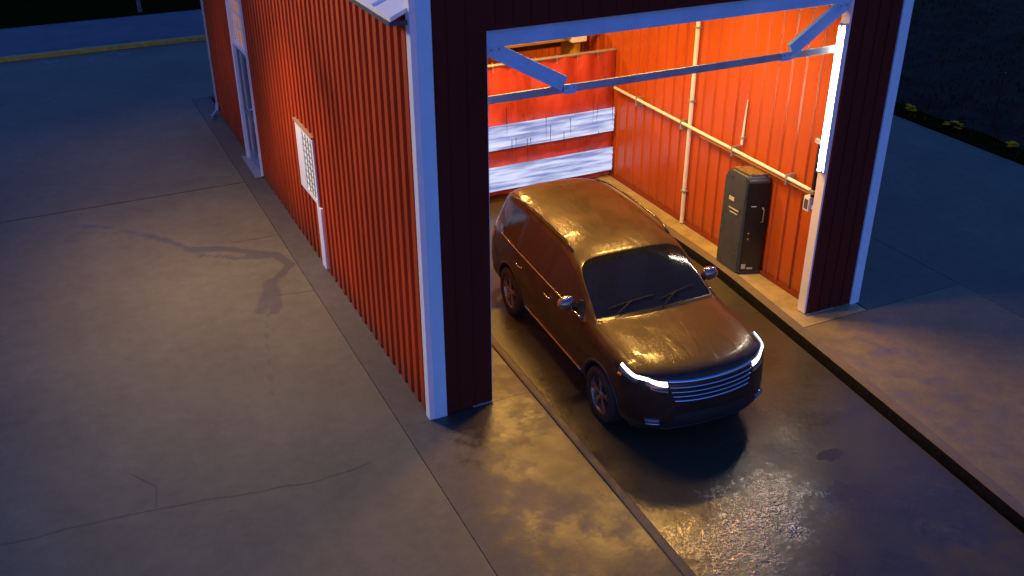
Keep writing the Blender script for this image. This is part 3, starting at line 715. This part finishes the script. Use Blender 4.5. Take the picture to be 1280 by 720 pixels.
obj('plinth', nbox(.03,.31,.02,.52,-.0,.02), M['blackp'], kb)

# sensor box on the jamb, cable guide
sb = empty('sensor_box', (5.90, .36, 1.52)); tag(sb, 'grey-windowed white sensor box at the end of the wash pipe beside the jamb', 'sensor')
obj('housing', nbox(-.07,.05,-.06,.06,0,.22,bev=.012), M['white'], sb); obj('lens', nbox(-.076,-.071,-.035,.035,.04,.18,bev=.002), mat('grey_lens', (.10,.12,.11), .3), sb)
obj('arm', nbox(-.03,.02,-.13,-.06,.05,.11), M['white'], sb)
cr_ = empty('cable_guide', (5.87, .30, 0)); tag(cr_, 'dark vertical cable guide clamped beside the glowing tube lamp at the jamb', 'cable guide')
obj('channel', nbox(-.02,.02,-.02,.02,1.75,2.62), M['darksteel'], cr_)
obj('clamp', nbox(-.07,.05,-.07,.04,2.55,2.62,bev=.01), M['galv'], cr_); obj('clamp', nbox(-.05,.05,-.06,.04,1.80,1.86,bev=.01), M['galv'], cr_)

# glowing tube lamp on the jamb
tl = empty('tube_lamp', (5.755, .10, 2.25)); tag(tl, 'glowing white tube lamp upright on the right jamb of the bay', 'lamp')
obj('fitting', nbox(.0,.036,-.06,.06,-.03,1.98,bev=.006), M['white'], tl)
obj('tube', tube(bmesh.new(), [(-.022,0,.0),(-.022,0,1.95)], .026, 10), M['tubeglow'], tl)
for z in (-.02, 1.96): obj('end_cap', nbox(-.05,.0,-.03,.03,z-.015,z+.015), M['galv'], tl)

# ceiling lamps in the bay
def area(name, loc, sx, sy, e, col, parent=None, rot=(0,0,0), spread=180):
    l = bpy.data.lights.new(name, 'AREA'); l.shape = 'RECTANGLE'; l.size = sx; l.size_y = sy; l.energy = e; l.color = col; l.spread = R(spread)
    o = bpy.data.objects.new(name, l); C.objects.link(o); o.location = loc; o.rotation_euler = rot
    if parent: o.parent = parent
    return o
WARM = (1.0, .52, .115)
CL = [((1.75,1.0,4.60), 100, 'bay ceiling lamp added at the left just inside the opening to warm the forecourt'), ((4.1,1.75,4.60), 190, 'bay ceiling lamp nearest the opening'), ((3.3,4.5,4.60), 250, 'bay ceiling lamp just before the red curtain'), ((3.3,8.6,4.60), 260, 'bay ceiling lamp behind the red curtain')]  # leftmost lamp is added so warm light reaches the forecourt
for (p, e, lb) in CL:
    r = empty('ceiling_lamp', p); tag(r, 'warm glowing ' + lb, 'lamp', 'ceiling lamps in the bay')
    obj('housing', nbox(-.75,.75,-.12,.12,.0,.06,bev=.01), M['white'], r); obj('diffuser', nbox(-.72,.72,-.09,.09,-.02,-.001), M['warmglow'], r)
    area('lamp_light', (0,0,-.03), 1.4, .16, e, WARM, r)

# guide rail on the left edge of the lane
gr = empty('guide_rail', (0,0,0)); tag(gr, 'rusty brown wheel guide rail along the left edge of the wash lane', 'rail')
bm = bmesh.new(); ys2 = [-8.9+.4*k for k in range(55)]
pr = [(-.058,-.004),(-.05,.018),(-.03,.026),(.035,.026),(.055,.008),(.06,LZ+.004)]
rows = [[bm.verts.new((railx(y)+px, y, pz)) for px, pz in pr] for y in ys2]
for a, b in zip(rows, rows[1:]):
    for k in range(len(pr)-1): bm.faces.new((a[k], a[k+1], b[k+1], b[k]))
bm.faces.new(rows[0]); bm.faces.new(rows[-1][::-1])
obj('rail', bm, M['rust'], gr)

# wall lamp over the boxed window and the yard floodlight that light the left side (both above the frame)
SOFT = (1.0, .66, .38)
for (ly, le, ltxt) in ((5.9, 480, 'arm-mounted wall lamp high on the red side wall above the boxed window'), (10.9, 120, 'arm-mounted wall lamp high on the red side wall beyond the glazed side door')):
    r = empty('wall_lamp', (0, ly, 4.25)); tag(r, ltxt, 'lamp', 'wall lamps on the side wall')
    obj('arm', tube(bmesh.new(), [(-.02,0,.2),(-.8,0,.42),(-1.65,0,.42),(-1.85,0,.32)], .02, 8), M['darksteel'], r)
    obj('shade', lathe(bmesh.new(), [(.36,.05),(.33,.09),(.22,.16),(.20,.16)], 20, 'z', -1.9, 0, -.0), M['darksteel'], r)
    obj('bulb', lathe(bmesh.new(), [(.33,.0),(.31,.06),(.25,.08),(.20,.05),(.18,.0)], 12, 'z', -1.9, 0, 0), M['warmglow'], r)
    l = bpy.data.lights.new('lamp_light', 'SPOT'); l.energy = le; l.color = SOFT; l.spot_size = R(125); l.spot_blend = 1; l.shadow_soft_size = .10
    lo = bpy.data.objects.new('lamp_light', l); C.objects.link(lo); lo.parent = r; lo.location = (-1.9, 0, .17); lo.rotation_euler = (R(-8), R(-6), 0)
r = empty('yard_floodlight', (-8.5, 14.0, 0)); tag(r, 'tall yard floodlight on a grey pole standing left of the lot', 'lamp')
obj('pole', tube(bmesh.new(), [(0,0,0),(0,0,9.2)], [.09,.05], 12), M['galv'], r)
hd = obj('lamp_head', nbox(.05,.65,-.2,.2,9.1,9.22,bev=.02), M['darksteel'], r); obj('lens', nbox(.1,.6,-.15,.15,9.08,9.098), M['warmglow'], hd)
l = bpy.data.lights.new('flood_light', 'SPOT'); l.energy = 9500; l.color = (1,.74,.47); l.spot_size = R(48); l.spot_blend = 1; l.shadow_soft_size = 1.0
lo = bpy.data.objects.new('flood_light', l); C.objects.link(lo); lo.parent = r; lo.location = (.4, 0, 9.02)
d_ = Vector((-.3, 1.6, 3.4)) - Vector((-8.1, 14.0, 9.02)); lo.rotation_euler = d_.to_track_quat('-Z', 'Y').to_euler()

# ------------------------------------------------------------ the car
CAR = empty('parked_suv', (2.93, .62, LZ+.004), R(-3.0)); tag(CAR, 'wet dark brown seven-seat SUV with glowing white headlight strips rolling out of the wash bay', 'car')
def build_car(root):
    # column x for bottoms and caps
    #   y, wid, [T4x,T4z],[T3x,T3z],[T2x,T2z],[T1x,T1z],T0z, dy0(centre forward shift)
    S = [
     (-2.00,.970, (.935,1.000),(.82,1.050),(.66,1.078),(.34,1.075),1.075, -.27),
     (-1.84,.995, (.960,1.035),(.83,1.085),(.68,1.115),(.36,1.108),1.108, -.15),
     (-1.45,1.005, (.970,1.065),(.84,1.110),(.70,1.145),(.37,1.132),1.135, -.05),
     (-1.12,1.000, (.965,1.085),(.85,1.130),(.73,1.160),(.40,1.148),1.152, -.05),
     (-.99,1.000, (.960,1.095),(.885,1.138),(.835,1.158),(.42,1.162),1.166, -.13),
     (-.92,1.000, (.958,1.100),(.88,1.152),(.835,1.166),(.43,1.184),1.190, -.14),
     (-.55,1.000, (.955,1.110),(.820,1.365),(.765,1.392),(.40,1.430),1.442, -.13),
     (-.20,1.000, (.954,1.115),(.770,1.555),(.705,1.612),(.37,1.655),1.668, -.11),
     ( .00,1.000, (.953,1.118),(.750,1.605),(.668,1.680),(.36,1.718),1.728, -.07),
     ( .20,1.000, (.952,1.122),(.745,1.628),(.662,1.706),(.36,1.746),1.756, 0),
     ( .30,1.000, (.952,1.124),(.744,1.634),(.660,1.714),(.36,1.754),1.764, 0),
     ( .75,1.000, (.952,1.130),(.742,1.636),(.658,1.720),(.36,1.762),1.772, 0),
     (1.20,1.000, (.950,1.136),(.740,1.628),(.656,1.716),(.36,1.758),1.768, 0),
     (1.30,1.000, (.950,1.138),(.738,1.624),(.655,1.713),(.36,1.756),1.766, 0),
     (1.85,.992, (.938,1.160),(.720,1.580),(.645,1.688),(.35,1.730),1.740, 0),
     (2.10,.980, (.915,1.180),(.705,1.540),(.635,1.660),(.35,1.704),1.714, .06),
     (2.26,.965, (.895,1.130),(.700,1.410),(.625,1.530),(.35,1.580),1.590, .08),
    ]
    wid = lambda i, t, d: (t[0]+d*min(1, (i-5)/2), t[1])
    S = [q if i < 6 else (q[0], q[1], q[2], wid(i, q[3], .025), wid(i, q[4], .05), wid(i, q[5], .03), q[6], q[7]) for i, q in enumerate(S)]
    NR = len(S)
    bm = bmesh.new(); cv = bm.verts.layers.float.new('crease_vert'); ring = []
    def P(x, y, z): return bm.verts.new((x, y, z))
    bx = [0,.32,.60,.76,.88]
    def mk(ys, ws, T4, T3, T2, T1, T0z, dy0, zb=.24, bw=1.0, endk=None):
        """returns dict with B[k], Sd[r], T[k] for both signs"""
        d = {}
        fy = [1,.93,.62,.25,0]
        Ts = [(0,T0z),T1,T2,T3,T4]
        for k in range(-4,5):
            a = abs(k); s = -1 if k < 0 else 1
            yy = ys + dy0*fy[a]
            d[('T',k)] = P(s*Ts[a][0], yy, Ts[a][1])
            d[('B',k)] = P(s*bx[a]*bw*ws/.98, ys + (dy0*fy[a] if endk else 0), zb)
        for s in (-1,1):
            d[('S',s,1)] = P(s*ws*.975, ys, .40); d[('S',s,2)] = P(s*ws*1.002, ys, .66); d[('S',s,3)] = P(s*ws*.990, ys, .90)
        return d
    # front cap ring 0
    c0 = {}
    cx = [0,.33,.61,.80,.905]; cy = [-2.45,-2.435,-2.375,-2.275,-2.145]
    rows0 = [('B',.26,.06),('1',.42,.0),('2',.66,.0),('3',.90,.02),('T',1.025,.10)]
    for k in range(-4,5):
        a = abs(k); s = -1 if k < 0 else 1
        for nm, z, dy in rows0: c0[(nm,k)] = P(s*cx[a], cy[a]+dy, z + (.012*(4-a)/4 if nm == 'T' else 0))
    for s in S: ring.append(mk(*s))
    # rear cap
    c1 = {}
    rx = [0,.32,.60,.76,.86]; ry = [2.50,2.495,2.47,2.42,2.35]
    for k in range(-4,5):
        a = abs(k); s = -1 if k < 0 else 1
        for nm, z, dy in [('B',.30,-.06),('1',.42,.0),('2',.66,.02),('3',.88,-.02),('T',1.10,-.06)]: c1[(nm,k)] = P(s*rx[a], ry[a]+dy, z)
    def get(i, key):
        if 0 < i <= NR: return ring[i-1][key]
        c = c0 if i == 0 else c1
        if key[0] == 'S': return c[(str(key[2]), 4*key[1])]
        return c[key]
    loop = [('B',k) for k in range(-4,5)] + [('S',1,1),('S',1,2),('S',1,3)] + [('T',k) for k in range(4,-5,-1)] + [('S',-1,3),('S',-1,2),('S',-1,1)]
    MI = dict(body=0, wind=1, lside=2, hood=3, fdoor=4, rdoor=5, pillar=6, rear=7, lower=8, cap=9, well=10, roof=11)
    for i in range(NR+1):
        for q in range(len(loop)):
            a, b = loop[q], loop[(q+1)%len(loop)]
            f = bm.faces.new((get(i,a), get(i,b), get(i+1,b), get(i+1,a)))
            r_ = i  # ring index in S = i-1 .. i
            mi = 0
            top = a[0] == 'T' and b[0] == 'T'
            if top:
                ka = (abs(a[1]), abs(b[1])); band = min(ka)   # 0..3 ; 3 = between T4,T3
                if i <= 4 and i >= 1 and band <= 2: mi = MI['hood']
                if i == 0 and band <= 2: mi = MI['hood']
                if 6 <= i <= 7 and band <= 1: mi = MI['wind']
                if i == 5 and band <= 1: mi = MI['pillar']
                if 8 <= i <= 14 and band <= 1: mi = MI['roof']
                if i == NR and band <= 1: mi = MI['rear']
                if band == 3 and 6 <= i <= 14: mi = MI['pillar'] if i in (10,13) else MI['lside']
            sd = (a[0] == 'S' or b[0] == 'S') and not (a[0] == 'B' or b[0] == 'B')
            if sd:
                low = (a[0]=='S' and a[2]==1 and b[0]=='S') or (b[0]=='S' and b[2]==1 and a[0]=='S')
                if 6 <= i <= 10: mi = MI['fdoor']
                if 11 <= i <= 13: mi = MI['rdoor']
            if a[0] == 'B' or b[0] == 'B': mi = MI['lower']
            f.material_index = mi
    for c, fl in ((c0, False), (c1, True)):
        nm = ['B','1','2','3','T']
        for k in range(-4,4):
            for j in range(4):
                v = (c[(nm[j],k)], c[(nm[j],k+1)], c[(nm[j+1],k+1)], c[(nm[j+1],k)])
                f = bm.faces.new(v if not fl else v[::-1]); f.material_index = MI['lower'] if (j == 0 and not fl) else 0
    bmesh.ops.recalc_face_normals(bm, faces=bm.faces)
    cl = bm.edges.layers.float.new('crease_edge')
    for e in bm.edges:
        ms = {f.material_index for f in e.link_faces}
        if len(ms) > 1:
            if 2 in ms and 6 in ms: e[cl] = 1.0
            elif ms & {1,2,7}: e[cl] = .95
            elif 6 in ms and min(v.co.z for v in e.verts) > 1.05: e[cl] = .95
            elif 3 in ms: e[cl] = .3
            elif 8 in ms: e[cl] = .3
    for s_ in (-1,1): ring[5][('T',4*s_)][cv] = 1.0; ring[5][('T',3*s_)][cv] = .6; ring[14][('T',4*s_)][cv] = .7
    me = bpy.data.meshes.new('tmp'); bm.to_mesh(me); bm.free()
    for k in range(12): me.materials.append(bpy.data.materials.new('t%d' % k))
    t = bpy.data.objects.new('tmp', me); C.objects.link(t)
    sm = t.modifiers.new('s', 'SUBSURF'); sm.levels = 3; sm.render_levels = 3
    # wheel arch cutters
    cb = bmesh.new()
    for y, rr in ((-1.46,.425), (1.44,.425)):
        for s in (-1,1):
            rg = []
            for xx in (.62, 1.2):
                rg.append([cb.verts.new((s*xx, y+rr*math.cos(2*PI*k/48), .365+rr*math.sin(2*PI*k/48))) for k in range(48)])
            for k in range(48): cb.faces.new((rg[0][k], rg[0][(k+1)%48], rg[1][(k+1)%48], rg[1][k]))
            cb.faces.new(rg[0]); cb.faces.new(rg[1])
    bmesh.ops.recalc_face_normals(cb, faces=cb.faces)
    for f in cb.faces: f.material_index = 10
    cm = bpy.data.meshes.new('cut'); cb.to_mesh(cm); cb.free()
    for k in range(12): cm.materials.append(me.materials[k])
    ct = bpy.data.objects.new('cut', cm); C.objects.link(ct)
    bo = t.modifiers.new('b', 'BOOLEAN'); bo.object = ct; bo.operation = 'DIFFERENCE'; bo.solver = 'EXACT'
    dg_ = bpy.context.evaluated_depsgraph_get(); dg_.update()
    ev = t.evaluated_get(dg_); full = bpy.data.meshes.new_from_object(ev)
    bo.show_viewport = False; dg_.update(); pre = bpy.data.meshes.new_from_object(t.evaluated_get(dg_))
    bvh = BVHTree.FromPolygons([v.co.copy() for v in pre.vertices], [tuple(p.vertices) for p in pre.polygons])
    C.objects.unlink(t); C.objects.unlink(ct)
    # vertex normals without the wells
    vn = [Vector((0,0,0)) for _ in full.vertices]
    for p in full.polygons:
        if p.material_index == 10: continue
        for v in p.vertices: vn[v] += p.normal*p.area
    vn = [v.normalized() if v.length > 0 else Vector((0,0,1)) for v in vn]
    def patch(name, pred, mt, parent, shrink=0, smooth=True):
        vmap = {}; vv = []; ff = []; nn = []
        for p in full.polygons:
            if not pred(p): continue
            fi = []
            for v in p.vertices:
                if v not in vmap: vmap[v] = len(vv); vv.append(full.vertices[v].co - vn[v]*shrink); nn.append(vn[v])
                fi.append(vmap[v])
            ff.append(fi)
        if not ff: print('EMPTY', name); return None
        m2 = bpy.data.meshes.new(name); m2.from_pydata(vv, [], ff); m2.materials.append(mt)
        if smooth:
            for p in m2.polygons: p.use_smooth = True
            m2.normals_split_custom_set_from_vertices(nn)
        o = bpy.data.objects.new(name, m2); C.objects.link(o); o.parent = parent; return o
    mi = lambda *k: (lambda p: p.material_index in k)
    side = lambda k, s: (lambda p: p.material_index == k and p.center.x*s > 0)
    body = patch('body', mi(0,11), M['paint'], root)
    patch('hood', mi(3), M['paint'], root)
    ws_ = patch('windscreen', mi(1), M['windglass'], root)
    patch('rear_window', mi(7), M['sideglass'], root)
    patch('lower_cladding', mi(8), M['blackp'], root)
    for sx in (-1,1):
        for sy in (-1,1): patch('wheel_well', (lambda p, sx=sx, sy=sy: p.material_index == 10 and p.center.x*sx > 0 and p.center.y*sy > 0), M['blackp'], root, smooth=False)
    for nm_, pr_ in (('window_pillar', lambda p: p.material_index == 6 and p.center.z > 1.05 and 0 < p.center.y < .7 and abs(p.center.x) > .7), ('window_pillar', lambda p: p.material_index == 6 and abs(p.center.x) > .7 and p.center.y > .7)):
        for s in (-1,1): patch(nm_, (lambda p, pr_=pr_, s=s: pr_(p) and p.center.x*s > 0), M['cabfront'], root)
    patch('cowl', lambda p: p.material_index == 6 and p.center.y < 0, M['cabfront'], root)
    eds = []
    for s in (-1,1):
        fd_ = patch('front_door', side(4,s), M['paint'], root); rd_ = patch('rear_door', side(5,s), M['paint'], root)
        patch('side_window', side(2,s), M['sideglass'], root)
        # handles
        for dd, yy in ((fd_, .12), (rd_, 1.08)):
            h = bmesh.new(); pts = []
            for k in range(5):
                hit = bvh.ray_cast(Vector((s*2, yy-.10+.05*k, .965)), Vector((-s,0,0)))[0]
                pts.append(hit + Vector((s*(.010 + .022*math.sin(PI*k/4)), 0, 0)))
            tube(h, pts, .013, 8); obj('handle', h, M['chrome'], dd, True)
    # panel gaps along category borders
    em = {}
    for p in full.polygons:
        vs_ = list(p.vertices)
        for a, b in zip(vs_, vs_[1:]+vs_[:1]): em.setdefault((min(a,b),max(a,b)), set()).add(p.material_index)
    for (a, b), s in em.items():
        if len(s) == 2 and (s <= {0,4,5,6,8,11} or s <= {0,3,6}) and s & {3,4,5} and not s == {4,8} and not s == {5,8}:
            eds.append((a, b))
    par = {}
    def fnd(a):
        par.setdefault(a, a)
        while par[a] != a: par[a] = par[par[a]]; a = par[a]
        return a
    for a, b in eds: par[fnd(a)] = fnd(b)
    comp = {}
    for a, b in eds: comp.setdefault(fnd(a), []).append((a, b))
    for es in comp.values():
        if len(es) < 6: continue
        seg = bmesh.new(); vm = {}
        def gvx(v):
            if v not in vm:
                c = full.vertices[v].co + vn[v]*.0008; n = vn[v]; q = n.orthogonal().normalized()*.0045; r_ = n.cross(q)
                vm[v] = [seg.verts.new(c + d) for d in (q, r_, -q, -r_)]
            return vm[v]
        for a, b in es:
            A, B_ = gvx(a), gvx(b)
            # best alignment of the two rings
            o_ = min(range(4), key=lambda t: (A[0].co-B_[t].co).length)
            for k in range(4):
                try: seg.faces.new((A[k], A[(k+1)%4], B_[(k+1+o_)%4], B_[(k+o_)%4]))
                except ValueError: pass
        obj('panel_gap', seg, M['seam'], root)
    def onx(y, z, s, off=.004):
        h = bvh.ray_cast(Vector((s*2, y, z)), Vector((-s,0,0))); return h[0] + h[1]*off
    def ony(x, z, off=.004, y=-4, d=1):
        h = bvh.ray_cast(Vector((x, y, z)), Vector((0,d,0))); return h[0] + h[1]*off, h[1]
    def onz(x, y, off=.004):
        h = bvh.ray_cast(Vector((x, y, 4)), Vector((0,0,-1))); return h[0] + h[1]*off
    # chrome line under windows, and side character strip, sill
    for s in (-1,1):
        tr_ = [full_pt for full_pt in [onx(-.82+k*.06, 1.112+ .0006*k + (.0 if k < 40 else (k-40)*.004), s, .010) for k in range(45)]]
        obj('window_trim', tube(bmesh.new(), tr_, .013, 6), M['chrome'], root, True)
        obj('sill_strip', tube(bmesh.new(), [onx(-.9+k*.1, .40, s, .004) for k in range(19)], .012, 6), M['chrome'], root, True)
        # upper window frame line
        # roof rails
        rb = [onz(s*.70, -.02+k*.1, .030 + .02*min(1, k/3, (21-k)/3)) for k in range(22)]
        rb[0] = onz(s*.71, -.06, .004); rb[-1] = onz(s*.68, 2.1, .004)
        obj('roof_rail', tube(bmesh.new(), rb, .016, 8), M['chrome'] if False else mat('rail_metal', (.10,.09,.08), .25, metal=.8), root, True)
        # arch cladding
        for yw in (-1.46, 1.44):
            ab = bmesh.new(); prev = None
            for k in range(33):
                a = R(-8) + (R(196))*k/32
                row = []
                for rr in (.424, .465):
                    yy, zz = yw+rr*math.cos(a), .365+rr*math.sin(a)
                    h = bvh.ray_cast(Vector((s*2, yy, max(zz,.28))), Vector((-s,0,0)))
                    xx = h[0].x if h[0] else s*.95
                    row.append(Vector((xx + s*.010, yy, zz)))
                row = [row[0]-Vector((s*.05,0,0)), row[0], row[1], row[1]-Vector((s*.02,0,0))]
                row = [ab.verts.new(v) for v in row]
                if prev:
                    for j in range(3): ab.faces.new((prev[j], prev[j+1], row[j+1], row[j]))
                prev = row
            obj('arch_trim', ab, M['blackp'], root, True)
        # mirrors
        mb = bmesh.new(); bmesh.ops.create_uvsphere(mb, u_segments=24, v_segments=14, radius=1)
        for v in mb.verts:
            c = v.co; c.y = c.y if c.y < .35 else .35
            v.co = Vector((s*(1.055 + c.x*s*.125 if False else 1.055) + c.x*.125, -.60 + c.y*.085, 1.235 + c.z*.095*(1-.15*c.x*s)))
        mo = obj('wing_mirror', mb, M['mirrorshell'], root, True)
        obj('mirror_glass', nbox(s*1.05-.10, s*1.05+.10, -.575, -.567, 1.18, 1.30, bev=.003), M['chrome'], mo)
        obj('mirror_stalk', tube(bmesh.new(), [(s*.92,-.60,1.12),(s*.98,-.60,1.16),(s*1.02,-.60,1.18)], [.03,.025,.03], 8), M['blackp'], mo, True)
        obj('mirror_cap', tube(bmesh.new(), [(s*(.96+.03*k), -.615-.03*math.sin(k*.5), 1.325-.012*abs(k-3)/3) for k in range(7)], [.008,.016,.02,.021,.02,.016,.008], 8), M['chrome'], mo, True)
    # grille: opening panel + bars following the nose
    def strip(name, pts, ht, off, mt, parent, thick=.018, taper=None):
        """pts: list of (x,z) on the front, height ht; ribbon with thickness, cast along y"""
        b = bmesh.new(); prev = None; n = len(pts)
        for i, (x, z) in enumerate(pts):
            hh = ht*(taper[i] if taper else 1)
            p1, _ = ony(x, z-hh/2, off); p2, _ = ony(x, z+hh/2, off)
            rr = [b.verts.new(v) for v in (p1+Vector((0,thick,0)), p1, p2, p2+Vector((0,thick,0)))]
            if prev:
                for j in range(3): b.faces.new((prev[j], prev[j+1], rr[j+1], rr[j]))
            prev = rr
        return obj(name, b, mt, parent, True)
    N_ = 25
    xs = [-.56+1.12*k/(N_-1) for k in range(N_)]
    gz_ = lambda x, z0: z0 + .02*(abs(x)/.56)**2*1.2
    b = bmesh.new(); prev = None
    for x in xs:
        inset = .01*(abs(x) > .5)
        hs = (1 - .25*max(0, abs(x)-.35)/.21)
        row = [ony(x, gz_(x, .82+(-.14+.26*j/5)*hs), .003)[0] for j in range(6)]
        row = [b.verts.new(v) for v in row]
        if prev:
            for j in range(5): b.faces.new((prev[j], row[j], row[j+1], prev[j+1]))
        prev = row
    gp = obj('grille', b, M['cabfront'], root, True)
    for z0, h_, wfr in ((.938,.036,1.0),(.876,.014,.985),(.820,.014,.96),(.764,.014,.93),(.704,.022,.89)):
        strip('grille_bar', [(x*wfr, gz_(x, z0)) for x in xs], h_, .012, M['chrome'], gp, .012)
    # lower intake and lip
    b = bmesh.new(); prev = None
    for x in [-.50+1.0*k/20 for k in range(21)]:
        row = [b.verts.new(ony(x, .42+.13*j/3 , .004)[0]) for j in range(4)]
        if prev:
            for j in range(3): b.faces.new((prev[j], row[j], row[j+1], prev[j+1]))
        prev = row
    it = obj('lower_intake', b, M['blackp'], root, True)
    strip('intake_bar', [(-.48+.96*k/16, .485) for k in range(17)], .012, .010, M['darksteel'], it)
    strip('front_lip', [(-.62+1.24*k/20, .325) for k in range(21)], .03, .012, M['darksteel'], root, .02)
    # headlights: swept strips from grille end round the corner
    for s in (-1,1):
        def hp(t, dz, off):
            # t 0 = beside grille, 1 = up the fender
            x = s*(.575 + .345*t**.75); z = .935 + .05*t + .045*t*t
            y0 = -2.6
            if t > .62:
                u = (t-.62)/.38
                d = Vector((-s*(.55+.45*u), 1-.8*u, 0)).normalized()
                o_ = Vector((s*(.88+.06*u), -2.16+.32*u, z+dz)) - d*1.0
            else:
                d = Vector((-s*.25*t/.62, 1, 0)).normalized(); o_ = Vector((x, -2.40, z+dz)) - d*.8
            h = bvh.ray_cast(o_, d)
            if h[0] is None: h = bvh.find_nearest(o_+d*.9)
            return h[0] + h[1]*off
        def lamp(name, zlo, zhi, off, mt, parent, t0=0, t1=1, n=18, thick=.02, tap=None):
            b = bmesh.new(); prev = None
            for i in range(n+1):
                t = t0+(t1-t0)*i/n; k = tap(t) if tap else 1
                zm = (zlo+zhi)/2; hl = (zhi-zlo)/2*k
                pts = [hp(t, zm+hl*q, off) for q in (-1,-.33,.33,1)]
                row = [b.verts.new(v) for v in pts]
                if prev:
                    for j in range(3): b.faces.new((prev[j], prev[j+1], row[j+1], row[j]))
                prev = row
            return obj(name, b, mt, parent, True)
        hl_ = lamp('headlight', -.085, .030, .004, M['lampglass'], root, 0, 1, 18, tap=lambda t: 1-.45*t)
        lamp('light_strip', -.018, .026, .010, M['led'], hl_, .0, .98, 18, tap=lambda t: 1.25-.75*t)
        lamp('lens_rim', -.088, -.072, .008, M['chrome'], hl_, 0, .55, 12)
        # amber side reflector on the fender flank
        obj('side_reflector', tube(bmesh.new(), [onx(-1.93+.02*k, .93, s, .004) for k in range(4)], .016, 6), M['amber'], hl_, True)
        # fog lamp recess
        fp = [ony(s*(.66+.035*k), .47, .008)[0] for k in range(5)]
        fo = obj('fog_lamp', tube(bmesh.new(), fp, .030, 8), M['lampglass'], root, True)
        obj('fog_trim', tube(bmesh.new(), [v+Vector((0,-.012,-.045)) for v in fp], .008, 6), M['chrome'], fo, True)
        # tail light
        b = bmesh.new(); prev = None
        for k in range(8):
            u = k/7; d = Vector((-s*(1-u*.9), -.2-u*.8, 0)).normalized(); row = []
            for z in (.95, 1.02, 1.08):
                o_ = Vector((s*(.90-.1*u), 2.10+.28*u, z)) - d
                h = bvh.ray_cast(o_, d)
                if h[0] is None: h = bvh.find_nearest(o_+d)
                row.append(b.verts.new(h[0]+h[1]*.006))
            if prev:
                for j in range(2): b.faces.new((prev[j], prev[j+1], row[j+1], row[j]))
            prev = row
        obj('tail_light', b, M['tail'], root, True)
    # emblem-less badge bar on nose omitted; wipers
    for sx, x0, x1 in ((1, -.62, .02), (1, .06, .62)):
        b = bmesh.new()
        base = onz(x0, -1.0, .012); tip = bvh.ray_cast(Vector((x1, -.80, 3)), Vector((0,0,-1)))
        ptA = base; pts = []
        for k in range(9):
            u = k/8; x = x0+(x1-x0)*u; y = -1.03 + (.04+.07*u) + .08*abs(x)
            pts.append(onz(x, y, .018))
        tube(b, pts, .006, 6); tube(b, [onz(x0, -1.10, .005), onz(x0+.05, -1.05, .03), pts[4]+Vector((0,0,.012))], .006, 6)
        obj('wiper', b, M['seam'], root, True)
    # hood creases: raised twin ridges done as long soft lines of paint
    # wheels
    def wheel(x, y, s):
        wz = .365
        r_ = bmesh.new()
        pr = [(-.11,.235),(-.118,.27),(-.120,.32),(-.108,.350),(-.085,.363),(-.03,.367),(.03,.367),(.085,.363),(.108,.350),(.120,.32),(.118,.27),(.11,.235)]
        lathe(r_, pr, 40, 'x', 0, 0, 0, closed=True)
        t_ = obj('wheel', r_, M['rubber'], root, True); t_.location = (x, y, wz)
        q = bmesh.new()
        lathe(q, [(s*.102,.236),(s*.108,.245),(s*.095,.228),(s*.03,.215),(-s*.09,.215),(-s*.10,.240)], 36, 'x')
        for k in range(5):
            for e in (-.11,.11):
                a = 2*PI*k/5+.3
                bar(q, (s*.075, .04*math.cos(a+e*2), .04*math.sin(a+e*2)), (s*.088, .222*math.cos(a+e), .222*math.sin(a+e)), .030, .022, (1,0,0))
        lathe(q, [(s*.050,.0),(s*.092,.0),(s*.090,.035),(s*.070,.055),(s*.04,.055)], 20, 'x')
        obj('rim', q, M['rim'], t_, False)
        d = bmesh.new(); lathe(d, [(s*.01,.0),(s*.012,.16),(-s*.01,.165)], 24, 'x'); obj('brake_disc', d, M['darksteel'], t_)
    for y in (-1.46, 1.44):
        for s in (-1,1): wheel(s*.885, y, s)
    # cabin
    b = bmesh.new(); box(b, -.82,.82,-.98,-.56,.80,1.09,bev=.05); obj('dashboard', b, M['dash'], root)
    obj('cabin_floor', nbox(-.84,.84,-.7,2.2,.34,.38), M['dash'], root)
    sw = bmesh.new(); tube(sw, [(.38+.18*math.cos(2*PI*k/24), -.42+.05*math.sin(2*PI*k/24), 1.05+.17*math.sin(2*PI*k/24)) for k in range(24)], .014, 8, closed=True)
    bar(sw, (.22,-.42,1.05), (.54,-.42,1.05), .02, .04); obj('steering_wheel', sw, M['blackp'], root, True)
    for (sx, sy) in ((-.38,.05),(.38,.05),(-.38,.95),(.38,.95),(0,.95)):
        b = bmesh.new(); box(b, sx-.24,sx+.24,sy-.25,sy+.25,.55,.70,bev=.05)
        box(b, sx-.24,sx+.24,sy+.18,sy+.32,.66,1.22,bev=.05); box(b, sx-.13,sx+.13,sy+.22,sy+.32,1.25,1.42,bev=.035)
        obj('seat', b, M['seat'], root, True)
    obj('rear_view_mirror', nbox(-.11,.11,-.24,-.22,1.47,1.54,bev=.008), M['dash'], root)
    return bvh
build_car(CAR)

# small blue box beside the rear of the car
bb = empty('blue_crate', (2.15, 3.75, LZ+.004)); tag(bb, 'pale blue plastic crate half hidden behind the rear corner of the dark SUV', 'crate')
bm = bmesh.new(); box(bm, -.2,.2,-.15,.15,0,.9,bev=.02); obj('crate_body', bm, M['bluebox'], bb)
obj('crate_rim', nbox(-.22,.22,-.17,.17,.9,.93,bev=.008), M['white'], bb)
